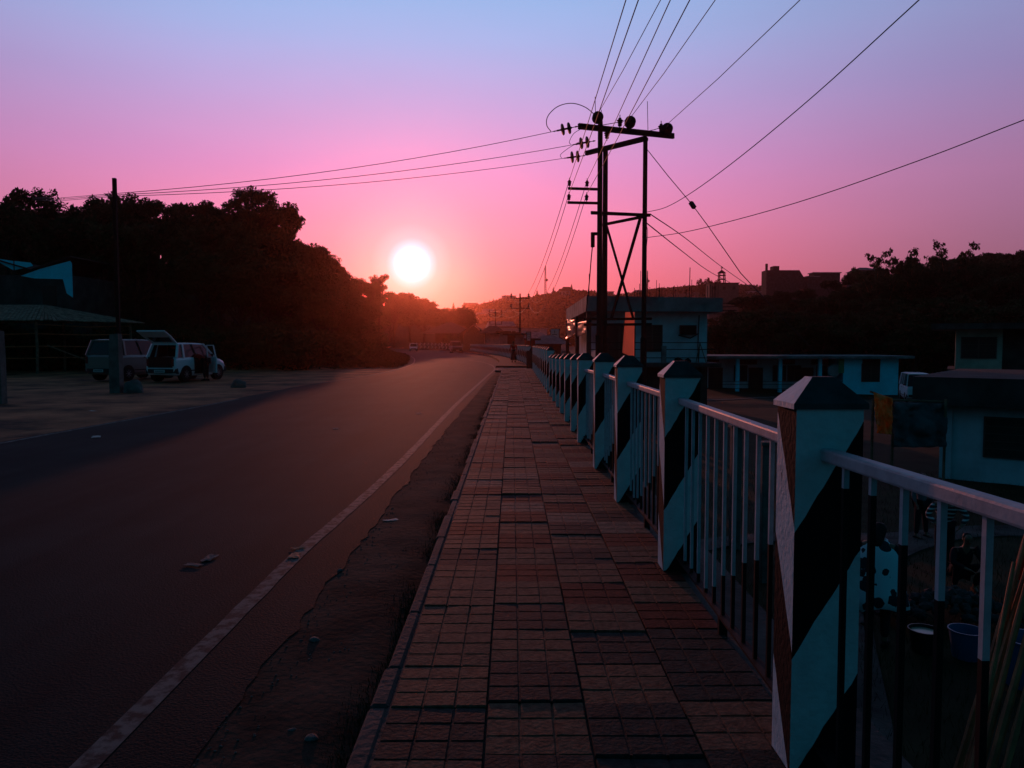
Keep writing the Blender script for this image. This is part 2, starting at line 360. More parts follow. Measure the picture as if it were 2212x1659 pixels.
def G(x, y):
    z = rz(y) - .035
    dep = 2.15*(1-sst(52, 95, y)) + .3*sst(52, 95, y)
    xf = XF(y)
    if y < 170: z -= dep*sst(xf-.05, xf+.35, x)
    z -= .012*max(0, min(60, x-2))*(1-sst(60,90,y))
    # hillside on the right
    dk = 1-.9*sst(132, 200, y)
    z += (6.6*sst(66, 118, y)*sst(13, 58, x) + 3.6*sst(34, 66, x)*sst(20, 60, y) + 6*sst(66,120,x)*sst(50,110,y))*dk
    # hillside on the left
    if y < 190:
        d = min(y-47, (XL(y)-4.5) - x)
        d2 = min(y-20, -34-x)
        if d > 0: z += 8.2*sst(0, 27, d)*(1-sst(150,190,y)) + min(.9, d*.22)
        if d2 > 0: z += 5*sst(0, 30, d2)
    z += .75*sst(.5, 3.2, XL(y)-x)*sst(50, 66, y)*(1-sst(104, 128, y)) if y < 130 else 0
    # mound beyond the bend
    e = (x+24)*.66 + (y-178)*.75
    if x < 0 and y > 150: z += 9*sst(3, 45, e)*(1-sst(-30, -10, x))*(1-sst(235, 320, y))
    # far hills
    rg = lerp_tab(FARR, x*600/max(300, y)) - 7
    z += rg*sst(330, 600, y) if y > 330 else 0
    k = mnoise.noise(Vector((x*.05, y*.05, 0)))
    if y > 340: z += 3.0*mnoise.noise(Vector((x*.012, y*.012, 3)))*sst(340, 450, y) * (0.3 if y > 560 else 1)
    if y > 640: z -= 20*sst(640, 900, y)
    off_road = (x < XL(y)-1 or x > XR(y)+1.6) if y < 300 else True
    if off_road:
        a = .05 if (abs(x) < 40 and y < 47) else .35
        z += a*k + .05*mnoise.noise(Vector((x*.5, y*.5, 0)))
    return z
def graded(lo, hi, c0, c1, s, g):
    a = [c0]
    while a[-1] < c1: a.append(a[-1]+s)
    st = s
    while a[-1] < hi: st *= g; a.append(a[-1]+st)
    b = [c0]; st = s
    while b[-1] > lo: st *= g; b.append(b[-1]-st)
    return sorted(set([round(t,4) for t in a+b]))
xs = graded(-760, 760, -28, 28, .75, 1.07)
ys = graded(-160, 1000, -2, 70, .9, 1.045)
vs = []; fs = []; mats_i = []
for y in ys:
    for x in xs: vs.append((x, y, G(x, y)))
nx = len(xs)
for j in range(len(ys)-1):
    for i in range(nx-1):
        fs.append((j*nx+i, j*nx+i+1, (j+1)*nx+i+1, (j+1)*nx+i))
        cx_, cy_ = (xs[i]+xs[i+1])/2, (ys[j]+ys[j+1])/2
        mats_i.append(0 if (cy_ < 48 and cx_ < 1.2) or (cy_ < 300 and XR(cy_)-2 < cx_ < XR(cy_)+2) else (2 if cy_ > 300 else 1))
me = bpy.data.meshes.new('ground'); me.from_pydata(vs, [], fs)
M['yard'] = mat('bare_yard_earth', (.56, .20, .095), .95, .1, nscale=.55, col2=(.024, .018, .014), bump=.05, bscale=3.5, detail=10)
for m_ in (M['yard'], M['under'], M['hill']): me.materials.append(m_)
for p, k in zip(me.polygons, mats_i): p.material_index = k; p.use_smooth = True
go = bpy.data.objects.new('ground', me); COL.objects.link(go); tag(go, kind='structure')

def strip(name, A, B, z, m, n=1, edge=0, kind='structure'):
    mb = MB(); V = []; F = []
    for i, (a, b) in enumerate(zip(A, B)):
        for j in range(n+1):
            t = j/n; x = a[0]+(b[0]-a[0])*t; y = a[1]+(b[1]-a[1])*t
            V.append((x, y, z(x, y) if callable(z) else z))
    for i in range(len(A)-1):
        for j in range(n):
            k = i*(n+1)+j; F.append((k, k+1, k+n+2, k+n+1))
    mb.add(V, F); o = mb.build(name, m); tag(o, kind=kind); return o
# road with a ragged, broken right edge
def dense(P, step):
    out = []
    for a, b in zip(P, P[1:]):
        k = max(1, int((b-a).length/step))
        for i in range(k): out.append(a.lerp(b, i/k))
    out.append(P[-1]); return out
A = []; B = []
for i in range(len(RL)-1):
    k = max(1, int((RL[i+1]-RL[i]).length/ (.12 if RL[i].y < 25 else .8)))
    for j in range(k):
        a = RL[i].lerp(RL[i+1], j/k); b = RR[i].lerp(RR[i+1], j/k)
        if b.y < 60:
            q = .05*mnoise.noise(Vector((b.y*1.3,0,0))) + .03*mnoise.noise(Vector((b.y*6,4,0))) + .02*rnd.uniform(-1,1)
            b = b + Vector((q,0,0)); a = a + Vector((.10*mnoise.noise(Vector((a.y*.5,9,0))),0,0))
        A.append(a); B.append(b)
strip('road', A, B, lambda x, y: rz(y) + .025*0, M['asphalt'], n=8)
# left hand edge line and right hand edge line, worn paint sheets 4 mm up
def edge_line(P, off, wd, y0, y1, name='road_marking'):
    D = [p for p in dense(P, .25) if y0 <= p.y <= y1]
    a = []; b = []
    for i, p in enumerate(D):
        t = (D[min(i+1,len(D)-1)] - D[max(i-1,0)]).normalized(); nrm_ = Vector((t.y, -t.x, 0))
        j1 = .006*rnd.uniform(-1,1); j2 = .006*rnd.uniform(-1,1)
        a.append(p + nrm_*(off+j1)); b.append(p + nrm_*(off+wd+j2))
    return strip(name, a, b, lambda x, y: rz(y)+.004, M['line'])
LINE_R = catmull([(-1.66,-3,0),(-1.62,3,0),(-1.62,5.8,0),(-1.50,9.8,0),(-1.45,20.5,0),(-1.22,35.7,0),(-1.12,49,0),(-2.2,62,0),(-4.2,72,0)], 8)
edge_line(LINE_R, -.05, .11, -3, 71)
edge_line([p for p in RL], .05, .12, -3, 22)
edge_line([p for p in RL], .06, .11, 30, 92)
# asphalt patch repairs / broken spots
def blob(name, c, r, z, m, n=18, sx=1, sy=1, kind='structure'):
    mb = MB(); V = [(c[0], c[1], z)]
    for i in range(n):
        t = 2*math.pi*i/n; q = r*(1+.25*mnoise.noise(Vector((math.cos(t)*1.5+c[0]*3, math.sin(t)*1.5+c[1]*3, 1))))
        V.append((c[0]+math.cos(t)*q*sx, c[1]+math.sin(t)*q*sy, z))
    mb.add(V, [(0, i+1, (i+1)%n+1) for i in range(n)])
    return tag(mb.build(name, m), kind=kind)

# ---- shoulder of packed dirt between asphalt and footpath
V = []; F = []; ny = 520; nxs = 10
for j in range(ny+1):
    y = 1.2 + j*(44.0-1.2)/ny
    for i in range(nxs+1):
        t = i/nxs; x0 = XR(y)-.14; x = x0 + (-.42 - x0)*t
        h = -.206 + .008*sst(.15,.45,t) - .048*sst(.60,.93,t)
        h += (.012*mnoise.noise(Vector((x*4, y*2, 0))) + .007*mnoise.noise(Vector((x*16, y*9, 2))))*(sst(.18,.4,t) if y > 0 else 0)*.7
        V.append((x, y, h))
for j in range(ny):
    for i in range(nxs):
        k = j*(nxs+1)+i; F.append((k, k+1, k+nxs+2, k+nxs+1))
mb = MB(); mb.add(V, F); o = mb.build('shoulder', M['dirt'], smooth=True); tag(o, kind='structure')

# ---- footpath: concrete bed, edging and tiles cast as nine raised blocks each
SX0 = -.472; TP = .376
mb = MB()
mb.box(-.53, 1.34, 0.6, 42.1, -2.6, -.016)
fp = mb.build('pavement', M['concrete_dk']); tag(fp, kind='structure')
# edging lip, broken
mb = MB(); y = 1.2
while y < 42:
    l = rnd.uniform(.35, .9); j = rnd.uniform(-.012, .012)
    mb.bbox(-.545+j, -.480, y, min(42.05, y+l-.008), -.2, -.004+rnd.uniform(-.006,.002), b=.012); y += l
tag(mb.build('kerb', M['concrete_dk']), kind='structure')
tiles = MB(); rr = random.Random(31)
y = 1.0; row = 0
COLS = {}
while y < 41.9:
    for c in range(4):
        yo = y + (c % 2)*.035 + (c//2)*.02
        if yo + TP > 42.05: continue
        q = rr.random(); alt = (row + c) % 2
        if alt: m_ = M['tile_tan'] if q < .8 else (M['tile_pale'] if y > 3.3 else M['tile_grey'])
        else: m_ = M['tile_red'] if q < .62 else (M['tile_grey'] if q < .88 else M['tile_tan'])
        if y < 3.0 and alt == 0: m_ = M['tile_grey']
        if c == 0 and 3.0 < yo < 3.35: m_ = M['tile_tan']
        x0 = SX0 + c*TP; dz = rr.uniform(-.006, .004) if rr.random() > .04 else -.012; tx = rr.uniform(-.012, .012); ty = rr.uniform(-.012, .012)
        tiles.add([(x0+.004,yo+.004,dz-.0045),(x0+TP-.004,yo+.004,dz-.0045),(x0+TP-.004,yo+TP-.004,dz-.0045),(x0+.004,yo+TP-.004,dz-.0045)], [(0,1,2,3)], m_)
        for a in range(3):
            for b in range(3):
                w_ = TP/3; g = .0055 if b and b < 3 else .004
                bx0 = x0 + a*w_ + .0025; bx1 = x0 + (a+1)*w_ - .0025
                by0 = yo + b*w_ + (.0035 if b else .004); by1 = yo + (b+1)*w_ - (.0035 if b < 2 else .004)
                if rr.random() < .006: continue
                zz = []
                for (px_, py_) in ((bx0,by0),(bx1,by0),(bx1,by1),(bx0,by1)):
                    zz.append(dz + (px_-x0-TP/2)*tx + (py_-yo-TP/2)*ty + rr.uniform(-.0012,.0012))
                e = .004
                tiles.add([(bx0,by0,-.02),(bx1,by0,-.02),(bx1,by1,-.02),(bx0,by1,-.02),
                           (bx0+e*.3,by0+e*.3,zz[0]-.005),(bx1-e*.3,by0+e*.3,zz[1]-.005),(bx1-e*.3,by1-e*.3,zz[2]-.005),(bx0+e*.3,by1-e*.3,zz[3]-.005),
                           (bx0+e,by0+e,zz[0]),(bx1-e,by0+e,zz[1]),(bx1-e,by1-e,zz[2]),(bx0+e,by1-e,zz[3])],
                          [(0,1,5,4),(1,2,6,5),(2,3,7,6),(3,0,4,7),(4,5,9,8),(5,6,10,9),(6,7,11,10),(7,4,8,11),(8,9,10,11)], m_)
    y += TP; row += 1
tag(tiles.build('paving', None), kind='structure')
# apron between the two footpaths and the far footpath
mb = MB(); mb.box(-.95, 1.34, 42.1, 47.2, -2.6, -.11); tag(mb.build('apron', M['concrete_dk']), kind='structure')
fL = catmull([(-1.0,47.2,0),(-.95,56,0),(-1.2,66,0),(-2.7,90,0),(-5.9,120,0),(-9.6,140,0),(-17,160,0),(-27,175,0)], 6)
fR = catmull([(a+.35,b,0) for a, b in [FENCE_FAR[0],FENCE_FAR[1],FENCE_FAR[2],FENCE_FAR[4],FENCE_FAR[6],FENCE_FAR[7],FENCE_FAR[9],FENCE_FAR[10]]], 6)
mb = MB(); n = len(fL); V = []; F = []
for a, b in zip(fL, fR):
    zt = rz(a.y) + .19
    V += [(a.x, a.y, zt-.5), (a.x, a.y, zt), (b.x, b.y, zt), (b.x, b.y, zt-2.8)]
for i in range(n-1):
    k = i*4
    F += [(k, k+4, k+5, k+1), (k+1, k+5, k+6, k+2), (k+2, k+6, k+7, k+3)]
F += [(0,1,2,3)]
mb.add(V, F)
M['pave_far'] = mat('far_paving', (.085, .05, .038), .9, .05, nscale=3.0, var=.4)
o = fixn(mb.build('pavement', M['pave_far'])); tag(o, kind='structure')

# ------------------------------------------------------------------ leaf clouds
def leaves(centres, radii, n, size, seed, squash=.8, droop=0):
    g = np.random.default_rng(seed); C_ = np.array(centres); Rr = np.array(radii)
    wgt = Rr**2; wgt = wgt/wgt.sum(); idx = g.choice(len(C_), n, p=wgt)
    d = g.normal(size=(n,3)); d /= np.linalg.norm(d, axis=1)[:,None]
    rad = g.random(n)**.45
    P = C_[idx] + d*(Rr[idx]*rad)[:,None]*np.array([1,1,squash])
    # clump: pull toward random sub-centres
    sub = C_[idx] + (lambda q: q/np.linalg.norm(q,axis=1)[:,None])(g.normal(size=(n,3)))*0
    a = g.normal(size=(n,3)); a /= np.linalg.norm(a, axis=1)[:,None]
    b = np.cross(a, g.normal(size=(n,3))); b /= np.linalg.norm(b, axis=1)[:,None]
    if droop: a[:,2] -= droop; a /= np.linalg.norm(a, axis=1)[:,None]
    s = size*(.6+.8*g.random(n))[:,None]
    a = a*s; b = b*s*.5
    V = np.empty((n*4,3)); V[0::4] = P-a; V[1::4] = P+b*.9; V[2::4] = P+a; V[3::4] = P-b*.9
    return V
def leaf_obj(name, V, m, parent=None):
    n = len(V)//4; me = bpy.data.meshes.new(name)
    me.vertices.add(n*4); me.vertices.foreach_set('co', V.astype(np.float32).ravel())
    me.loops.add(n*4); me.loops.foreach_set('vertex_index', np.arange(n*4, dtype=np.int32))
    me.polygons.add(n); me.polygons.foreach_set('loop_start', np.arange(0, n*4, 4, dtype=np.int32))
    me.update(calc_edges=True); me.materials.append(m)
    o = bpy.data.objects.new(name, me); COL.objects.link(o)
    if parent: o.parent = parent
    return o
def tree(kind, seed, name='broadleaf_tree'):
    """ unit-ish tree, height about 7 m for 'round','spread','tall','bush'; origin at the foot """
    r = random.Random(seed); root = empty(name, (0,0,0)); mb = MB(); C_ = []; Rd = []; tips = []
    if kind == 'bush':
        for i in range(7):
            a = r.uniform(0,6.28); q = r.uniform(0,1.3); C_.append((math.cos(a)*q, math.sin(a)*q, r.uniform(.5,1.9))); Rd.append(r.uniform(.6,1.0))
        for i in range(6):
            a = r.uniform(0,6.28); mb.tube([(0,0,-.4),(math.cos(a)*.3,math.sin(a)*.3,.8),(math.cos(a)*.9,math.sin(a)*.9,1.8)], [.05,.035,.012], 5)
        mb.build('stem', M['bark'], root); leaf_obj('foliage', leaves(C_, Rd, 2600, .11, seed), M['leaf_a'] if seed%2 else M['leaf_b'], root)
        return root
    if kind == 'dome':
        mb.tube([(0,0,-4),(.1,0,2.5),(.05,.05,4.4)], [.26,.2,.15], 8)
        for i in range(42):
            z_ = (i+.5)/42; a = i*2.399; q = math.sqrt(1-z_*z_)
            R3 = 1.62*(1+.13*r.uniform(-1,1)); p = Vector((math.cos(a)*q*R3, math.sin(a)*q*R3, 5.0+z_*R3*.98)); C_.append(p); Rd.append(r.uniform(.30,.50))
            k_ = Vector((0,0,4.2)).lerp(p, .5)+Vector((r.uniform(-.15,.15),r.uniform(-.15,.15),-.1)); mb.tube([(0,0,4.1),k_,p], [.06,.035,.012], 4)
        mb.build('trunk', M['bark'], root); leaf_obj('crown', leaves(C_, Rd, 8000, .085, seed, squash=.85), M['leaf_b'], root); return root
    H = 7.0; th = {'round':2.4,'spread':3.6,'tall':3.0}[kind]; lean = r.uniform(-.3,.3)
    mb.tube([(0,0,-6),(lean*.3,0,1.2),(lean,.1,th),(lean*1.2,0,th+1.0)], [.24,.19,.14,.09], 8)
    nb = {'round':9,'spread':10,'tall':9}[kind]
    for i in range(nb):
        a = 2*math.pi*i/nb + r.uniform(-.35,.35)
        if kind == 'round': q, z = r.uniform(1.0,2.3), r.uniform(3.4,5.8)
        elif kind == 'spread': q, z = r.uniform(1.4,2.9), 5.3 + r.uniform(-.3,1.0) 
        else: q, z = r.uniform(.5,1.4), r.uniform(3.2,6.0)
        s0 = r.uniform(th*.6, th); p0 = Vector((lean*s0/th, 0, s0)); p2 = Vector((math.cos(a)*q, math.sin(a)*q, z)); p1 = p0.lerp(p2,.5)+Vector((r.uniform(-.2,.2),r.uniform(-.2,.2),-.1 if kind!='spread' else -.35))
        mb.tube([p0,p1,p2], [.085,.055,.02], 5)
        for k in range(3):
            p3 = p2 + Vector((r.uniform(-.8,.8), r.uniform(-.8,.8), r.uniform(.1,.7))); mb.tube([p1.lerp(p2,.5+.25*k*.8), p3], [.028,.008], 4)
            C_.append(p3); Rd.append(r.uniform(.38,.72) if kind != 'round' else r.uniform(.55,1.0))
        C_.append(p2); Rd.append(r.uniform(.5,.8) if kind != 'round' else r.uniform(.7,1.15))
    for k in range(4 if kind != 'spread' else 3):
        C_.append(Vector((r.uniform(-.7,.7), r.uniform(-.7,.7), r.uniform(5.6,6.4)))); Rd.append(r.uniform(.5,.8))
    mb.build('trunk', M['bark'], root)
    n = {'round':9500,'spread':3600,'tall':3600}[kind]
    leaf_obj('crown', leaves(C_, Rd, n, .16 if kind == 'round' else .135, seed, squash=.75), M['leaf_a'] if seed%2 else M['leaf_b'], root)
    return root
protos = {}
def get_tree(kind, seed, name='broadleaf_tree'):
    k = (kind, seed)
    if k not in protos: protos[k] = [tree(kind, seed, name), False]
    if not protos[k][1]: protos[k][1] = True; return protos[k][0]
    return copy_tree(protos[k][0])
def plant(kind, seed, x, y, h, label, group=None, cat='tree', wide=1, base=7.0, sink=.1, name='broadleaf_tree'):
    t = get_tree(kind, seed, name); t.location = (x, y, G(x, y)-sink); s = h/base
    t.scale = (s*wide, s*wide, s); t.rotation_euler = (0,0, rnd.uniform(0,6.28)); tag(t, label, cat, group)
    if not group and 'group' in t: del t['group']
    return t
# silhouettes on the left skyline: (px, top y, distance, kind, seed, width, label)
SIL = [
 (8,428,50,'round',3,1.0,'broad dark tree at the left frame edge on the hillside skyline'),
 (58,400,56,'tall',4,1.1,'feathery topped tree rising above its neighbours near the left frame edge'),
 (118,446,58,'round',5,1.0,'low round tree in the skyline dip left of the thin steel pole'),
 (178,432,60,'spread',6,1.0,'flat topped tree on the skyline just left of the thin steel pole'),
 (228,430,62,'round',7,.9,'round tree standing directly behind the thin steel pole'),
 (288,422,64,'spread',8,.9,'open airy tree with pink sky showing through it, right of the thin steel pole'),
 (338,452,62,'tall',9,1.1,'small bushy tree right of the airy see-through tree on the skyline'),
 (384,452,64,'round',3,.9,'low dark tree in the flat part of the left skyline'),
 (436,430,66,'round',7,.8,'tree with knobbly lit top left of the big domed tree'),
 (482,444,62,'round',5,.9,'low tree filling the notch left of the big domed tree'),
 (548,401,57,'dome',10,1.0,'big domed umbrella tree with bare branches, highest on the middle of the left skyline'),
 (545,468,55,'round',3,1.1,'dark round tree directly below the big domed tree'),
 (588,440,61,'round',5,.9,'dense tree tucked against the right flank of the big domed umbrella tree'),
 (612,476,60,'round',7,1.0,'dark tree where the skyline starts to fall toward the sun'),
 (646,508,60,'round',3,1.0,'rounded tree midway down the falling skyline left of the sun'),
 (684,528,60,'round',5,1.0,'tree with ragged right edge against the pink sky left of the sun'),
 (712,562,60,'round',7,1.0,'small tree at the foot of the steep dark skyline step'),
 (738,592,70,'round',3,1.0,'round tree between the skyline step and the orange glow'),
 (760,598,90,'spread',8,1.0,'leafy tree level with the sun at the edge of the orange glow'),
 (792,606,110,'round',5,.9,'low tree below left of the sun in the orange glow'),
 (818,590,165,'tall',6,.8,'slender tree sticking up highest below the sun'),
 (850,628,190,'round',7,1.0,'tree right of the slender one below the sun'),
 (884,644,200,'round',3,1.1,'rounded tree straight below the sun'),
 (916,656,210,'spread',10,1.0,'umbrella shaped tree right below the sun on the far end of the wood'),
 (944,668,215,'round',5,1.0,'small tree near the right end of the orange lit wood'),
 (968,684,200,'round',7,1.0,'last but one dark tree at the right end of the roadside wood'),
 (992,680,185,'round',3,1.15,'last round dark tree at the right end of the roadside wood'),
]
for px, yt, Y, kind, seed, wd, lab in SIL:
    p = at(px, yt, Y); g = G(p.x, Y); h = max(3.2, p.z - g)
    t_ = plant(kind, seed, p.x, Y, h*1.04, lab, None, wide=wd)
    lim_ = (72 if px < 460 else 70 if px == 548 else 66 if px < 700 else 50 if px < 760 else 38)/1650*Y/2.9; sx_ = min(t_.scale.x, lim_*wd)
    if px == 548: sx_ = 66/1650*Y/1.95
    t_.scale = (sx_, sx_, sx_*1.06); t_.location.z = max(t_.location.z, p.z - 7.05*sx_*1.06)
# fill of the wooded slope
cand = []
tries = 0
while len(cand) < 74 and tries < 6000:
    tries += 1; y = rnd.uniform(48, 150); x = rnd.uniform(-62, -9)
    if x > XL(y) - 5.5 or x < -.72*y-4: continue
    if all((x-a)**2+(y-b)**2 > (3.3+.012*y)**2 for a, b in cand): cand.append((x, y))
for i, (x, y) in enumerate(cand):
    # keep the filler below the traced skyline
    px = CX + x/y*FPX
    if px < 190 and y < 55: continue
    lim = lerp_tab([(0,430),(60,425),(110,455),(200,440),(300,440),(340,465),(440,445),(500,440),(570,445),(610,500),(640,545),(690,590),(730,640),(800,650),(860,670),(940,690)], px)
    hmax = at(px, lim+14, y).z - G(x, y); h = min(rnd.uniform(5.5, 7.5), hmax)
    if px > 560: h *= .9
    if h < 2.2: continue
    plant(['round','round','tall','round'][i%4], [3,5,4,7][i%4], x, y, h, 'dark broadleaf tree packed into the shaded wooded slope left of the road, below the skyline', 'trees filling the wooded slope left of the road', wide=1.15)
for i, (px, yt, Y) in enumerate(((70,470,58),(112,478,57),(152,476,58),(196,470,57),(240,474,56),(300,480,55),(560,520,54),(585,535,57),(606,545,55),(628,560,58),(650,575,56),(672,585,59),(694,600,57),(716,620,61),(738,640,64),(600,600,53),(640,620,54),(680,640,56),(560,590,52),(520,560,52),(720,660,62),(480,540,53),(440,530,53),(750,670,70),(772,640,96),(775,625,110))):
    x = (px-CX)/FPX*Y; h_ = at(px, yt, Y).z - G(x, Y)
    plant('round', [3,5,7][i%3], x, Y, max(3, h_), 'dark broadleaf tree packed into the shaded wooded slope left of the road, below the skyline', 'trees filling the wooded slope left of the road', wide=1.1)
for i in range(16):
    x = rnd.uniform(-60,-26); y = rnd.uniform(196, 235) 
    e = (x+24)*.66+(y-178)*.75
    if e < 8: continue
    px = CX+x/y*FPX
    if px > 1000: continue
    plant('round', [3,5,7][i%3], x, y, rnd.uniform(7,9), 'dark tree in the glowing wood beyond the road bend', 'trees beyond the road bend', wide=1.3)
for i in range(9):
    px = 700 + i*36; Y = 178 + (i % 3)*14 + i*3; x = (px-CX)/FPX*Y
    if (x+24)*.66+(Y-178)*.75 < 6: Y += 24; x = (px-CX)/FPX*Y
    plant('round', [3,5,7][i%3], x, Y, min(10, at(px, 648+i*3, Y).z - G(x, Y)), 'dark tree in the glowing wood beyond the road bend', 'trees beyond the road bend', wide=1.5)
# scrub along the foot of the slope
k = 0
for y in [47,48.5,50,47.6,49,52,55,58,62,66,71,76,82,88,95,103,112,122,132]:
    if y < 51: X_ = [-38+k*6, -35+k*6+1.2, -32+k*6][:3]
    else: X_ = [XL(y)-5.6, XL(y)-8.5]
    for x in X_:
        if x > XL(y)-5 or x < -48: continue
        plant('bush', 11 + (k % 4), x+rnd.uniform(-.8,.8), y, rnd.uniform(1.6,2.9)*(1.2 if y > 60 else 1), 'dark leafy scrub bush at the foot of the wooded slope by the road', 'scrub bushes at the foot of the left slope', 'bush', base=2.6, name='scrub_bush', wide=1.3); 
    k += 1
for i, x in enumerate([-37,-34.5,-32,-29.5,-27,-24.6,-22,-19.6,-17.2,-14.8,-12.6]):
    plant('bush', 11 + (i % 4), x, 46.6+rnd.uniform(-.8,1.6), rnd.uniform(2.2,3.6), 'dark leafy scrub bush at the foot of the wooded slope by the road', 'scrub bushes at the foot of the left slope', 'bush', base=2.6, name='scrub_bush', wide=1.3)
for px, Y, h_ in ((40,45.4,3.4),(84,45.6,2.9),(150,45.8,3.6)):
    plant('bush', 12, (px-CX)/FPX*Y, Y, h_, 'dark leafy scrub bush at the foot of the wooded slope by the road', 'scrub bushes at the foot of the left slope', 'bush', base=2.6, name='scrub_bush')
# leafy ground cover of both slopes
def cover(name, n, fx, size, m, seed, hz_):
    g = random.Random(seed); C_ = []
    while len(C_) < n:
        p = fx(g)
        if p: C_.append((p[0], p[1], G(p[0], p[1]) + g.uniform(0, hz_)))
    gg = np.random.default_rng(seed); P = np.array(C_); a = gg.normal(size=(n,3)); a /= np.linalg.norm(a,axis=1)[:,None]; b = np.cross(a, gg.normal(size=(n,3))); b /= np.linalg.norm(b,axis=1)[:,None]
    s = size*(.5+gg.random(n))[:,None]; a *= s; b *= s*.5
    V = np.empty((n*4,3)); V[0::4] = P-a; V[1::4] = P+b; V[2::4] = P+a; V[3::4] = P-b
    return tag(leaf_obj(name, V, m), kind='stuff')
def f_left(g):
    y = g.uniform(46,150); x = g.uniform(-60,-8)
    return (x,y) if x < XL(y)-2.5 - g.random()*2 else None
tag(cover('undergrowth', 42000, f_left, .17, M['leaf_a'], 5, .9), 'dark leafy undergrowth covering the wooded slope left of the road', 'undergrowth')
def f_bank(g):
    y = g.uniform(50,128); x = XL(y) - .35 - g.random()*6
    return (x,y)
tag(cover('grass', 22000, f_bank, .10, M['grass'], 15, .3), 'dark rough grass on the low bank along the left road edge before the bend', 'grass')
def f_right(g):
    y = g.uniform(66,135); x = g.uniform(.22*y, .75*y)
    return (x,y)
tag(cover('undergrowth', 38000, f_right, .22, M['leaf_a'], 6, 1.0), 'dark leafy undergrowth covering the slope behind the blue building', 'undergrowth')

# right hand slope: trees and bamboo
SILR = [
 (1586,668,92,'round',5,1.0,'dark tree at the left end of the right hand slope beside the porch house'),
 (1628,636,100,'round',7,1.0,'dark tree where the slack guy wire meets the right slope'),
 (1682,628,104,'round',7,1.0,'tree below the big blocky hall on the ridge'),
 (1740,622,104,'round',3,1.0,'tree below the right side of the blocky hall on the ridge'),
 (1800,604,108,'round',5,1.0,'tree right of the blocky hall, in front of the long ridge building'),
 (1850,586,108,'round',3,1.0,'tree just left of the bamboo plumes on the right ridge'),
 (1905,580,100,'round',7,1.0,'dark tree below the left bamboo plumes'),
 (1970,566,98,'round',3,1.0,'dark tree below the middle bamboo plumes'),
 (2035,556,96,'round',5,1.0,'dark tree below the tallest bamboo plume'),
 (2100,556,104,'round',5,1.0,'dark tree right of the tallest bamboo plume'),
 (2150,545,108,'round',7,1.0,'dark tree second from the right frame edge on the ridge'),
 (2200,540,104,'round',3,1.0,'dark tree at the right frame edge on the ridge'),
]
for px, yt, Y, kind, seed, wd, lab in SILR:
    Y += 20
    p = at(px, yt, Y); h = max(3, p.z - G(p.x, Y)); plant(kind, seed, p.x, Y, h*1.02, lab, None, wide=wd*1.25)
cand = []; tries = 0
while len(cand) < 84 and tries < 6000:
    tries += 1; y = rnd.uniform(67, 128); x = rnd.uniform(.26*y, .72*y)
    if all((x-a)**2+(y-b)**2 > 16 for a, b in cand): cand.append((x, y))
for i, (x, y) in enumerate(cand):
    px = CX + x/y*FPX; lim = lerp_tab([(1560,690),(1600,668),(1640,650),(1760,630),(1860,600),(1900,585),(2050,560),(2212,548)], px)
    h = min(rnd.uniform(4.5,6.5), at(px, lim+10, y).z - G(x, y))
    if h < 2: continue
    plant('round', [5,7,3,7][i%4], x, y, h, 'dark tree packed into the shaded slope behind the blue building, below the ridge', 'trees filling the right hand slope', wide=1.25)
def bamboo(seed):
    r = random.Random(seed); root = empty('bamboo_clump', (0,0,0)); mb = MB(); LV = []
    for i in range(9):
        a = r.uniform(0,6.28); H = r.uniform(6,10); bend = r.uniform(.7,2.0)
        pts = []
        for k in range(9):
            t = k/8; q = .25+bend*t*t*(1+.8*t); pts.append(Vector((math.cos(a)*q, math.sin(a)*q, H*(t-.12*t**3))))
        mb.tube(pts, [.06*(1-.85*k/8) for k in range(9)], 5)
        g = np.random.default_rng(seed*31+i)
        for k in range(2,9):
            c = [pts[k] + Vector((r.uniform(-.55,.55), r.uniform(-.55,.55), r.uniform(-.6,.2))) for _ in range(7)]
            LV.append(leaves(c, [.3]*7, 120, .17, seed*100+i*10+k, .7, droop=1.0))
    mb.build('culm', M['bamboo'], root); leaf_obj('foliage', np.concatenate(LV), M['leaf_c'], root); return root
b0 = bamboo(3); b1 = bamboo(8); used = set()
for j, (px, yt, Y, lab) in enumerate([(1893,548,92,'leftmost short bamboo plume on the right ridge'),(1918,540,94,'second bamboo plume from the left on the right ridge'),(1966,524,92,'pointed bamboo plume in the middle of the right ridge'),(2005,540,96,'bushy bamboo plume left of the tallest one'),(2052,512,90,'tallest arching bamboo plume on the right ridge'),(2142,540,112,'low bamboo tuft near the right end of the ridge')]):
    src = (b0, b1)[j % 2]; t = src if src not in used else copy_tree(src); used.add(src)
    p = at(px, yt, Y); z = G(p.x, Y); t.location = (p.x, Y, z); s = (p.z-z)/9.2; t.scale = (s, s, s); t.rotation_euler = (0,0,j*1.3); tag(t, lab, 'bamboo', 'bamboo plumes on the right ridge')

